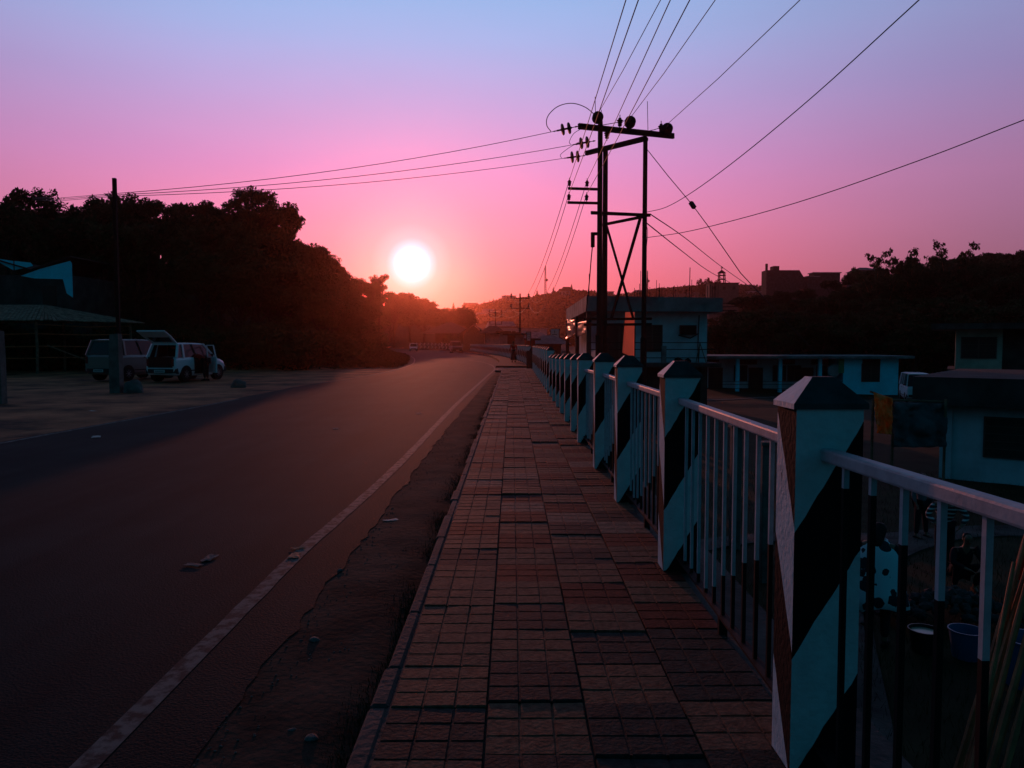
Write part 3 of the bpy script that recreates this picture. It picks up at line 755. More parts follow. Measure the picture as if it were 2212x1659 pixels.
# far ridge vegetation
def conifer():
    root = empty('conifer_tree', (0,0,0)); mb = MB(); mb.tube([(0,0,-1),(0,0,8.5)], [.2,.04], 6); mb.build('trunk', M['bark'], root)
    C_ = []; Rd = []
    for k in range(14):
        t = k/13; C_.append((rnd.uniform(-.3,.3)*(1-t), rnd.uniform(-.3,.3), 1.5+7*t)); Rd.append(1.9*(1-t)+.35)
    leaf_obj('crown', leaves(C_, Rd, 1500, .3, 77, .5), M['leaf_a'], root); return root
cf = conifer(); first = True
for px, yt in [(1003,None),(980,None),(1046,652),(1058,650),(1066,647),(1078,646),(1086,643),(1099,642),(1160,None),(1195,None),(1234,None)]:
    Y = 575; x = (px-CX)/FPX*Y; t = cf if first else copy_tree(cf); first = False; z = G(x, Y); h = 9 if yt is None else max(5, at(px, yt-3, Y).z - z)
    t.location = (x, Y, z); t.scale = (h/9*.85, h/9*.85, h/9); tag(t, 'tiny pointed conifer on the hazy far ridge behind the roadside poles', 'tree', 'conifers on the far ridge')
def f_far(g):
    y = g.uniform(360, 640); x = g.uniform(-.2*y, .62*y); return (x, y) if mnoise.noise(Vector((x*.03, y*.03, 0))) > -.25 else None
tag(cover('woodland', 60000, f_far, 1.15, M['leaf_a'], 9, 4.2), 'hazy mass of woodland covering the far hills', 'woodland')
def f_mid(g):
    y = g.uniform(150, 330); x = g.uniform(-.09*y, .34*y); return (x, y) if mnoise.noise(Vector((x*.06, y*.06, 5))) > .05 else None
tag(cover('thicket', 26000, f_mid, .55, M['leaf_a'], 10, 3.4), 'dark thickets between the roofs of the town behind the far railing', 'thicket')
# grass in the gutter and in the low ground
def tufts(name, n, fn, h, m, seed):
    g = random.Random(seed); V = []
    for _ in range(n):
        x, y, z = fn(g); a = g.uniform(0,6.28); w_ = .003+.002*g.random(); hh = h*g.uniform(.4,1.2); lx = g.uniform(-.6,.6)*hh; ly = g.uniform(-.6,.6)*hh
        dx, dy = math.cos(a)*w_, math.sin(a)*w_
        V += [(x-dx,y-dy,z-.01),(x+dx,y+dy,z-.01),(x+lx+dx*.2,y+ly+dy*.2,z+hh),(x+lx-dx*.2,y+ly-dy*.2,z+hh)]
    return tag(leaf_obj(name, np.array(V), m), kind='stuff')
def f_gut(g):
    while 1:
        y = 1.3 + 30*g.random()**1.8; x = -.56 - abs(g.gauss(0,.14))
        if mnoise.noise(Vector((x*3, y*1.4, 0))) > -.12: return x, y, -.255
tag(tufts('grass', 26000, f_gut, .055, M['grass'], 3), 'short dark grass and weeds along the dirt gutter beside the footpath', 'grass')
def f_low(g):
    y = .8 + 22*g.random()**1.4; x = 1.5 + g.random()*(.75*y+1.5); return x, y, G(x, y)
tag(tufts('grass', 30000, f_low, .12, M['grass'], 4), 'dark grass on the low yard below the railing', 'grass')
# ------------------------------------------------------------------ railing
ORD = ['nearest','second','third','fourth','fifth','sixth','seventh','eighth','ninth','tenth','eleventh']
PH = 1.19; PWD = .214
def clip_band(poly, b_lo, b_hi, s):      # keep points with b_lo <= v - s*u <= b_hi
    def cut(P, f):
        out = []
        for i in range(len(P)):
            a, b = P[i], P[(i+1) % len(P)]; fa, fb = f(a), f(b)
            if fa >= 0: out.append(a)
            if (fa >= 0) != (fb >= 0):
                t = fa/(fa-fb); out.append((a[0]+(b[0]-a[0])*t, a[1]+(b[1]-a[1])*t))
        return out
    P = cut(poly, lambda p: (p[1]-s*p[0]) - b_lo); return cut(P, lambda p: b_hi - (p[1]-s*p[0])) if P else []
def post_mesh(H, seed=0, w=PWD):
    r = random.Random(seed); mb = MB(); h = w/2; jj = [r.uniform(-.02,.02) for _ in range(8)]
    def face(o, ud, bounds, s, first):
        n = 12; bs = [[-9]*(n+1)] + [[b + r.uniform(-.005,.005) for _ in range(n+1)] for b in bounds] + [[9]*(n+1)]; k = first
        for A_, B_ in zip(bs, bs[1:]):
            for i in range(n):
                u0, u1 = w*i/n, w*(i+1)/n; c_ = lambda v: min(H, max(0, v))
                a0, a1, b0, b1 = c_(A_[i]+s*u0), c_(A_[i+1]+s*u1), c_(B_[i]+s*u0), c_(B_[i+1]+s*u1)
                if b0-a0 < 1e-5 and b1-a1 < 1e-5: continue
                P = [(u0,b0),(u1,b1),(u1,a1),(u0,a0)]
                if b0-a0 < 1e-5: P = P[:3]
                elif b1-a1 < 1e-5: P = [P[0],P[1],P[3]]
                mb.add([(o[0]+ud[0]*u, o[1]+ud[1]*u, H-v) for u, v in P], [tuple(range(len(P)))], M['wpaint'] if k else M['bpaint'])
            k = 1-k
    sl_ = .36/w
    # front (facing -y): u from left to right; boundaries fall toward the left
    face((-h,-h), (1,0), [.386+jj[0], .80+jj[1], 1.22], -sl_, 1)
    face((-h,h), (0,-1), [.026+jj[2], .44+jj[3], .86], sl_, 0)          # road side, u from far to near
    face((h,-h), (0,1), [.026+jj[4], .44, .82], sl_, 1)
    face((h,h), (-1,0), [.386, .80, 1.2], -sl_, 0)
    mb.add([(-h,-h,-.3),(h,-h,-.3),(h,h,-.3),(-h,h,-.3),(-h,-h,0),(h,-h,0),(h,h,0),(-h,h,0)], [(0,1,5,4),(1,2,6,5),(2,3,7,6),(3,0,4,7)], M['bpaint'])
    # cap
    c = MB(); e = h+.012; t = h*.42; z0 = H; z1 = H+.018; z2 = H+.092
    V = [(-e,-e,z0),(e,-e,z0),(e,e,z0),(-e,e,z0),(-e,-e,z1),(e,-e,z1),(e,e,z1),(-e,e,z1),(-t,-t,z2),(t,-t,z2),(t,t,z2),(-t,t,z2)]
    V2 = [(-t*.86,-t*.86,z2+.008),(t*.86,-t*.86,z2+.008),(t*.86,t*.86,z2+.008),(-t*.86,t*.86,z2+.008)]
    c.add(V+V2, [(0,3,2,1),(7,4,8,11),(11,8,12,15),(3,0,4,7),(1,2,6,5),(5,6,10,9)], M['wpaint'])
    c.add(V+V2, [(4,5,9,8),(6,7,11,10),(8,9,13,12),(9,10,14,13),(10,11,15,14),(12,13,14,15),(0,1,5,4),(2,3,7,6)], M['cappaint'])
    return mb, c
def post(x, y, z, H, label, group, seed=0, rz_=0):
    root = empty('railing_post', (x, y, z), rz_, label, 'post', group)
    a, c = post_mesh(H, seed); a.build('shaft', None, root); c.build('cap', None, root); return root
NP = [(.905,2.42,0),(.93,4.63,0),(.92,6.65,0),(.92,8.45,0),(.93,10.7,.03),(.94,12.1,.06),(.945,13.6,.08),(.96,15.2,.11),(.97,16.8,.14),(.975,18.4,.16),(.98,20.0,.18)]
for i, (x, y, d) in enumerate(NP):
    pz = post(x+.107, y+.086, 0, PH-d, 'black and white striped concrete post, %s of the railing posts along the tiled footpath' % ORD[i], 'striped posts along the near footpath', i); pz.scale = (1, .8, 1)
P0 = (.93, .42, 0)
for k in range(12):
    y = 21.6 + 1.65*k; x = .99 + .008*k
    post(x+.1, y+.1, 0, PH, 'striped concrete post in the distant close-set run at the far end of the tiled footpath', 'distant posts at the far end of the near footpath', k)
def panel(p0, p1, z0, z1, label, group, bx=.02, pitch=.17, mode=1, zb=0):
    """ p0 nearer, p1 farther (x,y of the rail line); z0,z1 top heights """
    p0 = Vector((p0[0], p0[1], 0)); p1 = Vector((p1[0], p1[1], 0)); root = empty('guardrail', (p0.x, p0.y, zb), 0, label, 'railing', group)
    L_ = (p1-p0).length; d = (p1-p0)/L_; q = lambda s, z: (d.x*s, d.y*s, z)
    mb = MB(); mb.bar(q(-.02, z0-.021), q(L_+.02, z1-.021), .044, .042); o = mb.build('top_rail', M['wrail'], root)
    bv = o.modifiers.new('b', 'BEVEL'); bv.width = .008; bv.segments = 2
    mb = MB(); mb.bar(q(-.02, .085), q(L_+.02, .085), .045, .012); mb.bar(q(L_*.5, -.02), q(L_*.5, .079), .04, .03); mb.build('bottom_rail', M['brail'], root)
    n = int(L_/pitch); s0 = (L_-(n-1)*pitch)/2 if n > 1 else L_/2
    for i in range(n):
        s = s0+i*pitch; zt = z0+(z1-z0)*s/L_-.042
        if mode == 1: zs = .90 - .49*(s+.28)
        else: zs = .62 + .47*(s - (L_-1.05))
        zs = max(.12, min(zt-.06, zs)) + rnd.uniform(-.02,.02)
        b = MB(); b.bar(q(s, zs), q(s, zt), bx*.80, bx*.80, M['wrail']); b.bar(q(s, .091), q(s, zs), bx*.80, bx*.80, M['brail'])
        b.build('baluster', None, root)
    return root
def zt(i): return 1.07 - (NP[i][2] if i >= 0 else 0)
panel((P0[0]+.09, P0[1]+.2), (NP[0][0]+.1, NP[0][1]), 1.09, 1.065, 'nearest railing panel with thick white top rail, running out of the right frame edge', 'railing panels along the near footpath', mode=2)
for i in range(10):
    a, b = NP[i], NP[i+1]
    panel((a[0]+.1, a[1]+.2), (b[0]+.1, b[1]), zt(i), zt(i+1), 'railing panel between the %s and the %s striped post of the tiled footpath' % (ORD[i], ORD[i+1]), 'railing panels along the near footpath', pitch=.17 if i < 3 else .19)
xs_ = [(NP[-1][0], NP[-1][1])] + [(.99+.008*k, 21.6+1.65*k) for k in range(12)]
for k in range(12):
    a, b = xs_[k], xs_[k+1]
    root = empty('guardrail', (a[0]+.1, a[1]+.2, 0), 0, 'short railing panel in the distant close-set run at the far end of the tiled footpath', 'railing', 'distant panels at the far end of the near footpath')
    L_ = b[1]-a[1]-.2; mb = MB(); mb.bar((0,0,1.0),(b[0]-a[0],L_,1.0),.05,.05); mb.build('top_rail', M['wrail'], root)
    mb = MB(); mb.bar((0,0,.09),(b[0]-a[0],L_,.09),.045,.02); mb.build('bottom_rail', M['brail'], root)
    for j in range(5):
        s = (j+.5)/5; m2_ = MB(); m2_.bar(((b[0]-a[0])*s,L_*s,.1),((b[0]-a[0])*s,L_*s,.975),.02,.02); m2_.build('baluster', M['wrail'], root)
# far curved railing
FF = catmull([(a, b, 0) for a, b in FENCE_FAR], 10)
ln = [0]
for a, b in zip(FF, FF[1:]): ln.append(ln[-1]+(b-a).length)
def along(s):
    for i in range(len(FF)-1):
        if s <= ln[i+1]:
            t = (s-ln[i])/(ln[i+1]-ln[i]); return FF[i].lerp(FF[i+1], t), (FF[i+1]-FF[i]).normalized()
    return FF[-1], (FF[-1]-FF[-2]).normalized()
pA, cA = post_mesh(PH, 2); proto_post = empty('railing_post', (0,0,0)); pA.build('shaft', None, proto_post); cA.build('cap', None, proto_post)
mb = MB(); mb.box(-.025,.025,0,1.7,.99,1.04); proto_panel = empty('guardrail', (0,0,0)); mb.build('top_rail', M['wrail'], proto_panel)
mb = MB(); mb.box(-.02,.02,0,1.7,.08,.1); mb.build('bottom_rail', M['brail'], proto_panel)
for j in range(6):
    mb = MB(); y = .2+j*.26; mb.box(-.011,.011,y-.011,y+.011,.1,.99); mb.build('baluster', M['wrail'] if j % 2 else M['brail'], proto_panel)
s = 0; i = 0
while s < ln[-1]-1.9:
    p, t = along(s); a = math.atan2(-t.x, t.y); z = rz(p.y)+.19
    c = proto_post if i == 0 else copy_tree(proto_post); c.location = (p.x, p.y, z); c.rotation_euler = (0,0,a)
    tag(c, 'small striped post in the long curved row following the far road bend', 'post', 'striped posts along the far curved footpath')
    p2, t2 = along(s+.1)
    c = proto_panel if i == 0 else copy_tree(proto_panel); c.location = (p2.x, p2.y, z); c.rotation_euler = (0,0,a)
    tag(c, 'small railing panel in the long curved row following the far road bend', 'railing', 'railing panels along the far curved footpath')
    s += 1.9; i += 1
# two dark gate posts in the gap
mb = MB(); mb.bbox(-.5,.5,-.1,.1,0,1.05); o = mb.build('gate_board', M['tin_dark']); o.location = (1.35,45.0,-.1); tag(o, 'dark board closing the gap between the two runs of striped railing', 'board')

# ------------------------------------------------------------------ big pole structure
pl = empty('pole_structure', (4.2, 30.2, G(4.2,30.2)), 0, 'tall three-legged steel pole structure with crossarms, X bracing and disc insulators beside the railing', 'utility pole')
def loc(o): o.location = Vector(o.location) ; return o
def child(mb, name, m, smooth=False):
    o = mb.build(name, m, pl, smooth); o.matrix_parent_inverse = Matrix.Translation(-Vector(pl.location)); return o
ZA = 9.45
Ap = Vector((3.27,28.75,0)); Bp = Vector((3.86,32.0,0)); Cp = Vector((5.16,30.0,0))
TA = at(1293,262,28.75).z; TB = at(1303.6,322,32).z+.15; TC = at(1390,297,30).z
for p, t, r in ((Ap,TA,.102),(Bp,TA*.985,.115),(Cp,TC,.098)):
    mb = MB(); g = G(p.x,p.y)-.5; m_ = g+(t-g)*.36
    mb.tube([(p.x,p.y,g),(p.x,p.y,m_)], r*1.3, 14); mb.lathe((p.x,p.y,m_), (0,0,1), [(0,r*1.3),(.04,r*1.36),(.12,r*1.05)], 14); mb.tube([(p.x,p.y,m_+.1),(p.x,p.y,t)], [r,r*.9], 14)
    child(mb, 'pole', M['steel'], False)
def arm(a, b, w, h, name='crossarm'):
    mb = MB(); mb.bar(a, b, w, h); return child(mb, name, M['steel'])
a0 = at(1250,272.5,28.3); a1 = at(1455,294,30.3); arm(a0, a1, .12, .20)
b0_ = at(1266,331,32.8); b1_ = at(1395,299,29.9); arm(b0_, b1_, .12, .19)
u = (a1-a0).normalized()
arm(at(1283,459.5,28.6)+Vector((-.1,0,0)), at(1404,465,30.05), .07, .12)
arm(at(1300,486,32.1), at(1390,468,30.1), .07, .11)
arm(at(1303,462,31.9), at(1368,688,30.4), .07, .07, 'brace'); arm(at(1384,468,30.1), at(1320,690,31.6), .09, .09, 'brace')
for yy in (688.5, 700.5):
    arm(at(1262,yy+1,31.2), at(1408,yy,29.9), .07, .10)
mb = MB(); mb.bar(at(1277,262,28.7)+Vector((0,0,-.9)), at(1300,262,29.6)+Vector((0,0,-.9)), .05, .05)
# side arms carrying two pins each
PIN = []
for yy in (435.5, 489.5 if False else 491):
    pass
SIDE = [(1227, 407, 1285, 409), (1226, 437.5, 1285, 439)]
def pin_insulator(p, s=1.0, name='insulator'):
    mb = MB(); mb.lathe(p, (0,0,1), [(0,.014),(.05,.014),(.05,.045),(.09,.055),(.10,.04),(.14,.07),(.155,.045),(.19,.085),(.205,.05),(.25,.035),(.26,.012),(.33,.010)], 12)
    if s != 1: mb.v = [tuple(Vector(p)+(Vector(v)-Vector(p))*s) for v in mb.v]
    return child(mb, name, M['porcelain'])
for (x0,y0,x1,y1) in SIDE:
    q0 = at(x0,y0,28.5); q1 = at(x1+12,y1,28.75); arm(q0, q1, .05, .095, 'side_arm')
    for xx in (x0+3, x0+41):
        t = (xx-x0)/(x1+12-x0); p = q0.lerp(q1,t)+Vector((0,0,.045)); pin_insulator(p, 1.05); PIN.append(p+Vector((0,0,.27)))
def disc_string(p0, p1, name='insulator', R_=.165, k=2):
    """ from the crossarm p0 outwards toward p1 """
    d = (p1-p0); Lg = d.length; mb = MB(); pr = [(0,.015),(Lg*.08,.03),(Lg*.12,.014),(Lg*.22,.014)]
    t = Lg*.24
    for i in range(k):
        pr += [(t,.035),(t+.05,.05),(t+.07,R_*.9),(t+.10,R_),(t+.12,R_*.92),(t+.13,.06),(t+.17,.035)]; t += .24
    pr += [(t,.03),(t+.06,.035),(t+.08,.012),(t+.10,.03),(t+.13,.012),(t+.16,.026),(Lg*.98,.010),(Lg,.008)]
    mb.lathe(p0, d, pr, 18); return child(mb, name, M['porcelain'], True)
W3 = []
for (x0,y0,x1,y1,Y) in ((1248,273,1193,284.5,28.3),(1286,304,1236,313,29.4),(1264,336,1217,342,32.6)):
    a = at(x0,y0,Y); b = at(x1,y1,Y-.1); disc_string(a, b, R_=.22*Y/29); W3.append(b)
# strain discs seen end on, toward the camera
HV = []
for (x,y,Y) in ((1289,262,28.9),(1359,272,29.3),(1439,287,30.2)):
    p = at(x,y,Y); tgt = at(x+6,y-22,Y-1.3); disc_string(p+ (p-tgt)*.05, tgt, R_=.205*Y/29); HV.append(tgt)
for (x,y,Y) in ((1339,277,29.0),(1311,303.5,30.5),(1428,289,30.2)):
    pin_insulator(at(x,y,Y), 1.5)
for (x,y0,y1,Y) in ((1287,262,209,28.8),(1400,296,219,30.0),(1300.5,263,237,28.9)):
    mb = MB(); mb.tube([at(x,y0,Y), at(x-1.5,y1,Y)], .012, 5); child(mb, 'lightning_rod', M['steel'])
def jump(pts, r=.011):
    mb = MB(); mb.tube(catmull([at(*p) for p in pts], 6), r, 5); child(mb, 'jumper_wire', M['wire'])
jump([(1289,252,28.8),(1265,232,28.4),(1235,223,28.1),(1205,230,28),(1184,250,28),(1181,270,28.1),(1190,284,28.2)], .016)
jump([(1262,275,28.5),(1240,288,28.7),(1230,306,29.2),(1233,312,29.3)])
jump([(1252,306,29.6),(1228,320,31),(1211,334,32),(1213,341,32.5)])
jump([(1302,270,28.9),(1325,266,29),(1349,261,29),(1363,252,29),(1367,266,29.2)], .014)
jump([(1396,284,30),(1420,278,30),(1441,266,30),(1444,277,30)], .014)
jump([(1300,282,30),(1330,279,30),(1352,277,30)], .010)
# small fittings
for (x,y,Y) in ((1283,276,28.7),(1284,505,28.9),(1394,302,30)):
    mb = MB(); p = at(x,y,Y); mb.box(p.x-.13,p.x+.1,p.y-.08,p.y+.08,p.z-.05,p.z+.05); child(mb, 'clamp', M['steel'])
mb = MB(); p = at(1281,521,28.7); mb.box(p.x-.08,p.x+.06,p.y-.06,p.y+.06,p.z-.22,p.z+.22); child(mb, 'junction_box', M['steel'])

def wire(name, pts, r, label, group='overhead lines', cat='cable', sag=0):
    mb = MB(); P = []
    if len(pts) == 2 and sag:
        a, b = pts
        for i in range(17):
            t = i/16; q = a.lerp(b,t); q.z -= sag*4*t*(1-t); P.append(q)
    else: P = [Vector(p) for p in pts]
    mb.tube(P, r, 6); return tag(mb.build(name, M['wire']), label, cat, group)
def up_wire(p, x0, zh=None, r=.011):
    """ continue from an anchor through the frame-top pixel x0 and over the camera """
    zt_ = zh if zh else p.z-.15; Yt = (zt_-EYE)/((HZ)/FPX*1.02) ; q = at(x0, 0, Yt); q2 = q + (q-p)*1.6; q2.z = q.z+.3
    return [p, p.lerp(q,.5)-Vector((0,0,.06)), q, q2]
for p, x0, lab in ((HV[0],1427,'steep cable from the left end disc of the top crossarm to the frame top'),(HV[1],1545,'overhead cable from the middle disc of the top crossarm upward'),(HV[2],1728,'overhead cable from the right end disc of the top crossarm upward')):
    wire('power_line', up_wire(p, x0), .011, lab)
for p, x0, lab in ((PIN[0],1352,'low voltage cable, leftmost where it leaves the frame top'),(PIN[2],1379,'low voltage cable, second from the left where it leaves the frame top'),(PIN[1],1448,'low voltage cable, fourth from the left where it leaves the frame top'),(PIN[3],1490,'low voltage cable, fifth from the left where it leaves the frame top')):
    wire('power_line', up_wire(p, x0), .010, lab)
# far roadside poles
def far_pole(px, ytop, Y, label, arms, H0):
    b = at(px, ytop, Y); z0 = G(b.x,Y); root = empty('roadside_pole', (b.x, Y, z0), .15, label, 'utility pole'); H = b.z-z0
    mb = MB(); mb.tube([(0,0,-.3),(0,0,H*.5),(0,0,H)], [.16,.12,.085], 10); mb.build('pole', M['steel'], root)
    pts = []
    for dz in arms:
        mb = MB(); mb.bar((-1.15,0,H-dz),(1.15,0,H-dz),.09,.10); mb.build('crossarm', M['steel'], root)
        for x in (-1.05,1.05,-.55) if False else (-1.05,1.05):
            mb = MB(); mb.lathe((x,0,H-dz+.05), (0,0,1), [(0,.03),(.1,.03),(.1,.12),(.2,.14),(.24,.08),(.42,.10),(.5,.04)], 10); mb.build('insulator', M['porcelain'], root)
            pts.append(Vector((b.x+x, Y, z0+H-dz+.45)))
    return pts
fp1 = far_pole(1123.5, 634, 91, 'nearer roadside pole with two short crossarms beside the far railing, left of the porch house', (.55,1.75) if True else 0, 8)
fp2 = far_pole(1070.5, 668, 134, 'farther roadside pole with crossarms above the brown shack roofs', (.6,1.3,2.6), 8)
for a, b, k in ((PIN[0],fp1[0],'outer left upper'),(PIN[2],fp1[2],'outer left lower'),(PIN[1],fp1[1],'inner upper'),(PIN[3],fp1[3],'inner lower')):
    wire('power_line', [a,b], .012, 'low voltage cable from the %s pin insulator down to the nearer roadside pole' % k, sag=2.4)
for i, k in enumerate(('upper left','upper right','lower left','lower right')):
    wire('power_line', [fp1[i], fp2[i]], .018, 'distant cable between the two roadside poles, %s strand' % k, sag=1.0)
# three conductors to the thin pole on the left
LP = at(247, 385, 25.6); gl = G(LP.x, 25.6)
lpo = empty('steel_pole', (LP.x, 25.6, gl), 0, 'thin straight steel pole standing before the parked cars on the left, carrying three wires', 'utility pole')
mb = MB(); mb.box(-.055,.055,-.05,.05,-.3,LP.z-gl); mb.build('pole', M['steel'], lpo)
mb = MB(); mb.bar((-.08,0,LP.z-gl-1.0),(.02,-.02,LP.z-gl-.35),.05); mb.build('bracket', M['steel'], lpo)
for j, (p, y1, y2, k) in enumerate(((W3[0],418,426,'top'),(W3[1],421,429,'middle'),(W3[2],424,432,'bottom'))):
    q = at(249, y1, 25.6); e = at(70, y2, 52)
    P = []
    for i in range(13):
        t = i/12; v = p.lerp(q,t); v.z -= .55*4*t*(1-t)*.5; P.append(v)
    P += [q.lerp(e,.5)-Vector((0,0,.1)), e]
    wire('power_line', P, .011, 'long %s conductor of three running left from the disc insulators to the thin steel pole' % k)
# guy wires and service drops on the right
c0 = at(1394, 318, 30); gi = at(1496, 443, 27.5); g1 = at(1640, 640, 25)
wire('guy_wire', [c0, c0.lerp(gi,.5)+Vector((0,0,-.03)), gi, at(1530,489,26.7), at(1600,590,25.6), at(1760,760,24.4)+Vector((0,0,0))], .014, 'slanting guy wire with a small strain block, falling right from the right pole', None, 'guy wire')
o = bpy.data.objects[-1] if False else None
mb = MB(); d_ = (at(1490,434,27.6)-at(1502,452,27.4)); p = at(1496,443,27.5); mb.bar(p-d_*.32, p+d_*.32, .13, .13); so_ = mb.build('strain_block', M['porcelain']); so_.parent = [x for x in COL.objects if x.name.startswith('guy_wire')][0]
S1 = at(1398,458,30.05)
wire('service_cable', catmull([S1, at(1440,447,28), at(1500,412,25), at(1600,338,21), at(1760,205,17.5), at(1985,0,14), at(2250,-240,12)], 5), .012, 'curving service cable that rises right from the mid brace to the top frame edge')
wire('service_cable', catmull([at(1392,514,30), at(1500,497,26), at(1720,438,22), at(1990,345,19), at(2212,259,17), at(2500,150,15)], 5), .012, 'long gently rising cable from the right pole to the right frame edge')
wire('service_cable', catmull([at(1404,462,30), at(1480,514,42), at(1560,577,58), at(1650,640,78)], 5), .022, 'upper of two slack thin cables falling right from the mid brace to the far slope')
wire('service_cable', catmull([at(1392,478,30), at(1470,540,45), at(1530,585,62), at(1580,612,80)], 5), .024, 'lower of two slack thin cables falling right from the mid brace to the far slope')
wire('service_cable', catmull([at(1281,521,28.7), at(1277,560,28.8), at(1272,620,29), at(1264,690,29.3)], 5), .02, 'short slack cable hanging down left of the thick pole pair', None)
wire('service_cable', catmull([at(1394,480,29.8), at(1399,500,29.7), at(1396,540,29.7), at(1394,560,29.8)], 5), .01, 'thin loose wire hanging along the right pole', None)

# ------------------------------------------------------------------ left yard
mb = MB(); mb.loft([[( -.17,-.15,-.3),(.17,-.15,-.3),(.17,.15,-.3),(-.17,.15,-.3)],[( -.165,-.145,1.2),(.165,-.145,1.2),(.165,.145,1.2),(-.165,.145,1.2)],[( -.13,-.13,1.93),(.15,-.13,1.97),(.15,.13,1.95),(-.13,.13,1.9)]])
o = fixn(mb.build('concrete_pillar', M['concrete'])); p = at(249, 845, 25.2); o.location = (p.x, 25.3, G(p.x,25.3)); tag(o, 'stubby weathered concrete pillar beside the thin steel pole', 'pillar')
o2 = o.copy(); COL.objects.link(o2); p = at(-1, 860, 20.5); o2.location = (p.x, 20.5, G(p.x,20.5)); o2.scale = (.8,.8,1.0); tag(o2, 'concrete pillar cut off by the left frame edge', 'pillar')
def boulder(x, y, s, label, seed, zz=None, flat=.8, m='stone', name='boulder'):
    bm = bmesh.new(); bmesh.ops.create_icosphere(bm, subdivisions=3, radius=1)
    for v in bm.verts:
        n_ = 1+.28*mnoise.noise(v.co*1.1+Vector((seed,0,0)))+.10*mnoise.noise(v.co*3+Vector((seed,0,0))); v.co = Vector((v.co.x*n_, v.co.y*n_*.8, v.co.z*n_*flat))*s
    me = bpy.data.meshes.new(name); bm.to_mesh(me); bm.free(); me.materials.append(M[m]); o = bpy.data.objects.new(name, me); COL.objects.link(o)
    o.location = (x, y, (G(x,y) if zz is None else zz)+s*flat*.35); return tag(o, label, 'stone')
boulder(-12.55, 25.3, .33, 'large pale boulder leaning at the foot of the thin steel pole', 3, flat=1.0)
boulder(-9.9, 27.6, .28, 'low boulder on the dirt in front of the white hatchback', 9)
# bamboo shed
sh = empty('bamboo_shed', (-28.5, 41.5, G(-28.5,41.5)), 0, 'open bamboo shed with a low hipped roof of poles at the left frame edge', 'shed')
gz = G(-28.5,41.5)
EV = 2.85; RD = 3.75
c1 = Vector((3.9,-1.6,EV)); c2 = Vector((6.7,3.5,EV)); c3 = Vector((-9,4.2,EV)); c4 = Vector((-9,-2.8,EV)); r1 = Vector((2.4,1.4,RD)); r2 = Vector((-9,1.2,RD))
mb = MB()
def slats(a, b, c, d, n):     # quad a-b (eave) c-d (ridge)
    for i in range(n):
        t0 = (i+.08)/n; t1 = (i+.92)/n; j = rnd.uniform(-.05,.05)
        P = [a.lerp(b,t0), a.lerp(b,t1), d.lerp(c,t1), d.lerp(c,t0)]; e = (P[0]-P[3])*.03*rnd.uniform(0,2)
        P[0] = P[0]+e; P[1] = P[1]+e; k = Vector((0,0,.035))
        mb.add(P+[q-k for q in P], [(0,1,2,3),(7,6,5,4),(0,4,5,1),(1,5,6,2),(2,6,7,3),(3,7,4,0)])
slats(c4, c1, r1, r2, 60); slats(c1, c2, r1, r1+Vector((0,.02,0)), 26); slats(c3, c2, r1, r2, 40)
mb.build('roof', M['thatch'], sh)
for x, y in ((3.5,-1.3),(6.2,3.2),(.2,-1.5),(-3.2,-1.7),(-6.6,-2.0),(2.2,3.4),(-2,3.5),(-6,3.6)):
    m2_ = MB(); m2_.tube([(x,y,-.3),(x+.04,y,1.3),(x,y,EV)], .075, 7); m2_.build('post', M['wood'], sh)
for zz in (.85,1.45,2.1):
    for (a, b) in (((3.5,-1.3),(6.2,3.2)),((-3.2,-1.7),(.2,-1.5)),((-6.6,-2.0),(-3.2,-1.7)),((.2,-1.5),(3.5,-1.3))):
        m2_ = MB(); m2_.tube([(a[0],a[1],zz),((a[0]+b[0])/2,(a[1]+b[1])/2,zz-.04),(b[0],b[1],zz+rnd.uniform(-.05,.05))], .032, 5); m2_.build('rail', M['bamboo'] if zz > .8 else M['wood'], sh)
m2_ = MB(); m2_.tube([(3.5,-1.3,2.6),(5,1,2.5),(6.2,3.2,2.6)], .03, 5); m2_.build('rail', M['bamboo'], sh)
m2_ = MB(); m2_.bar((4.0,-1.2,1.5),(6.0,1.5,.1),.06); m2_.build('prop', M['wood'], sh)
# building with bright blue gable up the slope
bl = empty('hillside_house', (0,0,0), 0, 'house with a bright blue gable half hidden in the dark trees at upper left', 'house')
pb = at(100, 630, 46.6); bl.location = (pb.x, 46.6, pb.z)
mb = MB(); mb.box(-4.2,1.55,0,5,-4.9,1.0); 
mb.build('wall', M['slab_dk'], bl)
mb = MB(); mb.add([(-1.5,-.03,.95),(-.3,-.03,1.38),(1.5,-.03,1.85),(1.6,-.03,1.7),(1.6,-.03,-.35),(1.25,-.03,-.1),(1.05,-.03,.75),(-.7,-.03,.8)],[(0,7,6,1),(1,6,3,2),(6,5,4,3)]); o = mb.build('gable', M['teal'], bl); md = o.modifiers.new('t','SOLIDIFY'); md.thickness = .05
mb = MB(); mb.add([(-3.3,-.03,2.05),(-1.95,-.03,1.3),(-1.95,-.03,1.85)],[(0,1,2)]); mb.add([(-1.85,-.03,1.3),(-.75,-.03,1.55),(-.9,-.03,1.75),(-1.85,-.03,1.85)],[(0,1,2,3)]); o = mb.build('gable', M['teal'], bl); md = o.modifiers.new('t','SOLIDIFY'); md.thickness = .05
mb = MB(); mb.add([(-3.4,-.2,2.1),(-.8,-.2,1.35),(1.6,-.2,2.15),(1.6,5,2.15),(-.8,5,1.35),(-3.4,5,2.1)],[(0,1,4,5),(1,2,3,4)]); o = mb.build('roof', M['tin_dark'], bl); md = o.modifiers.new('t','SOLIDIFY'); md.thickness = .08
mb = MB(); mb.box(-.2,.6,-.05,.02,-.9,.35); mb.build('window', M['glass'], bl)

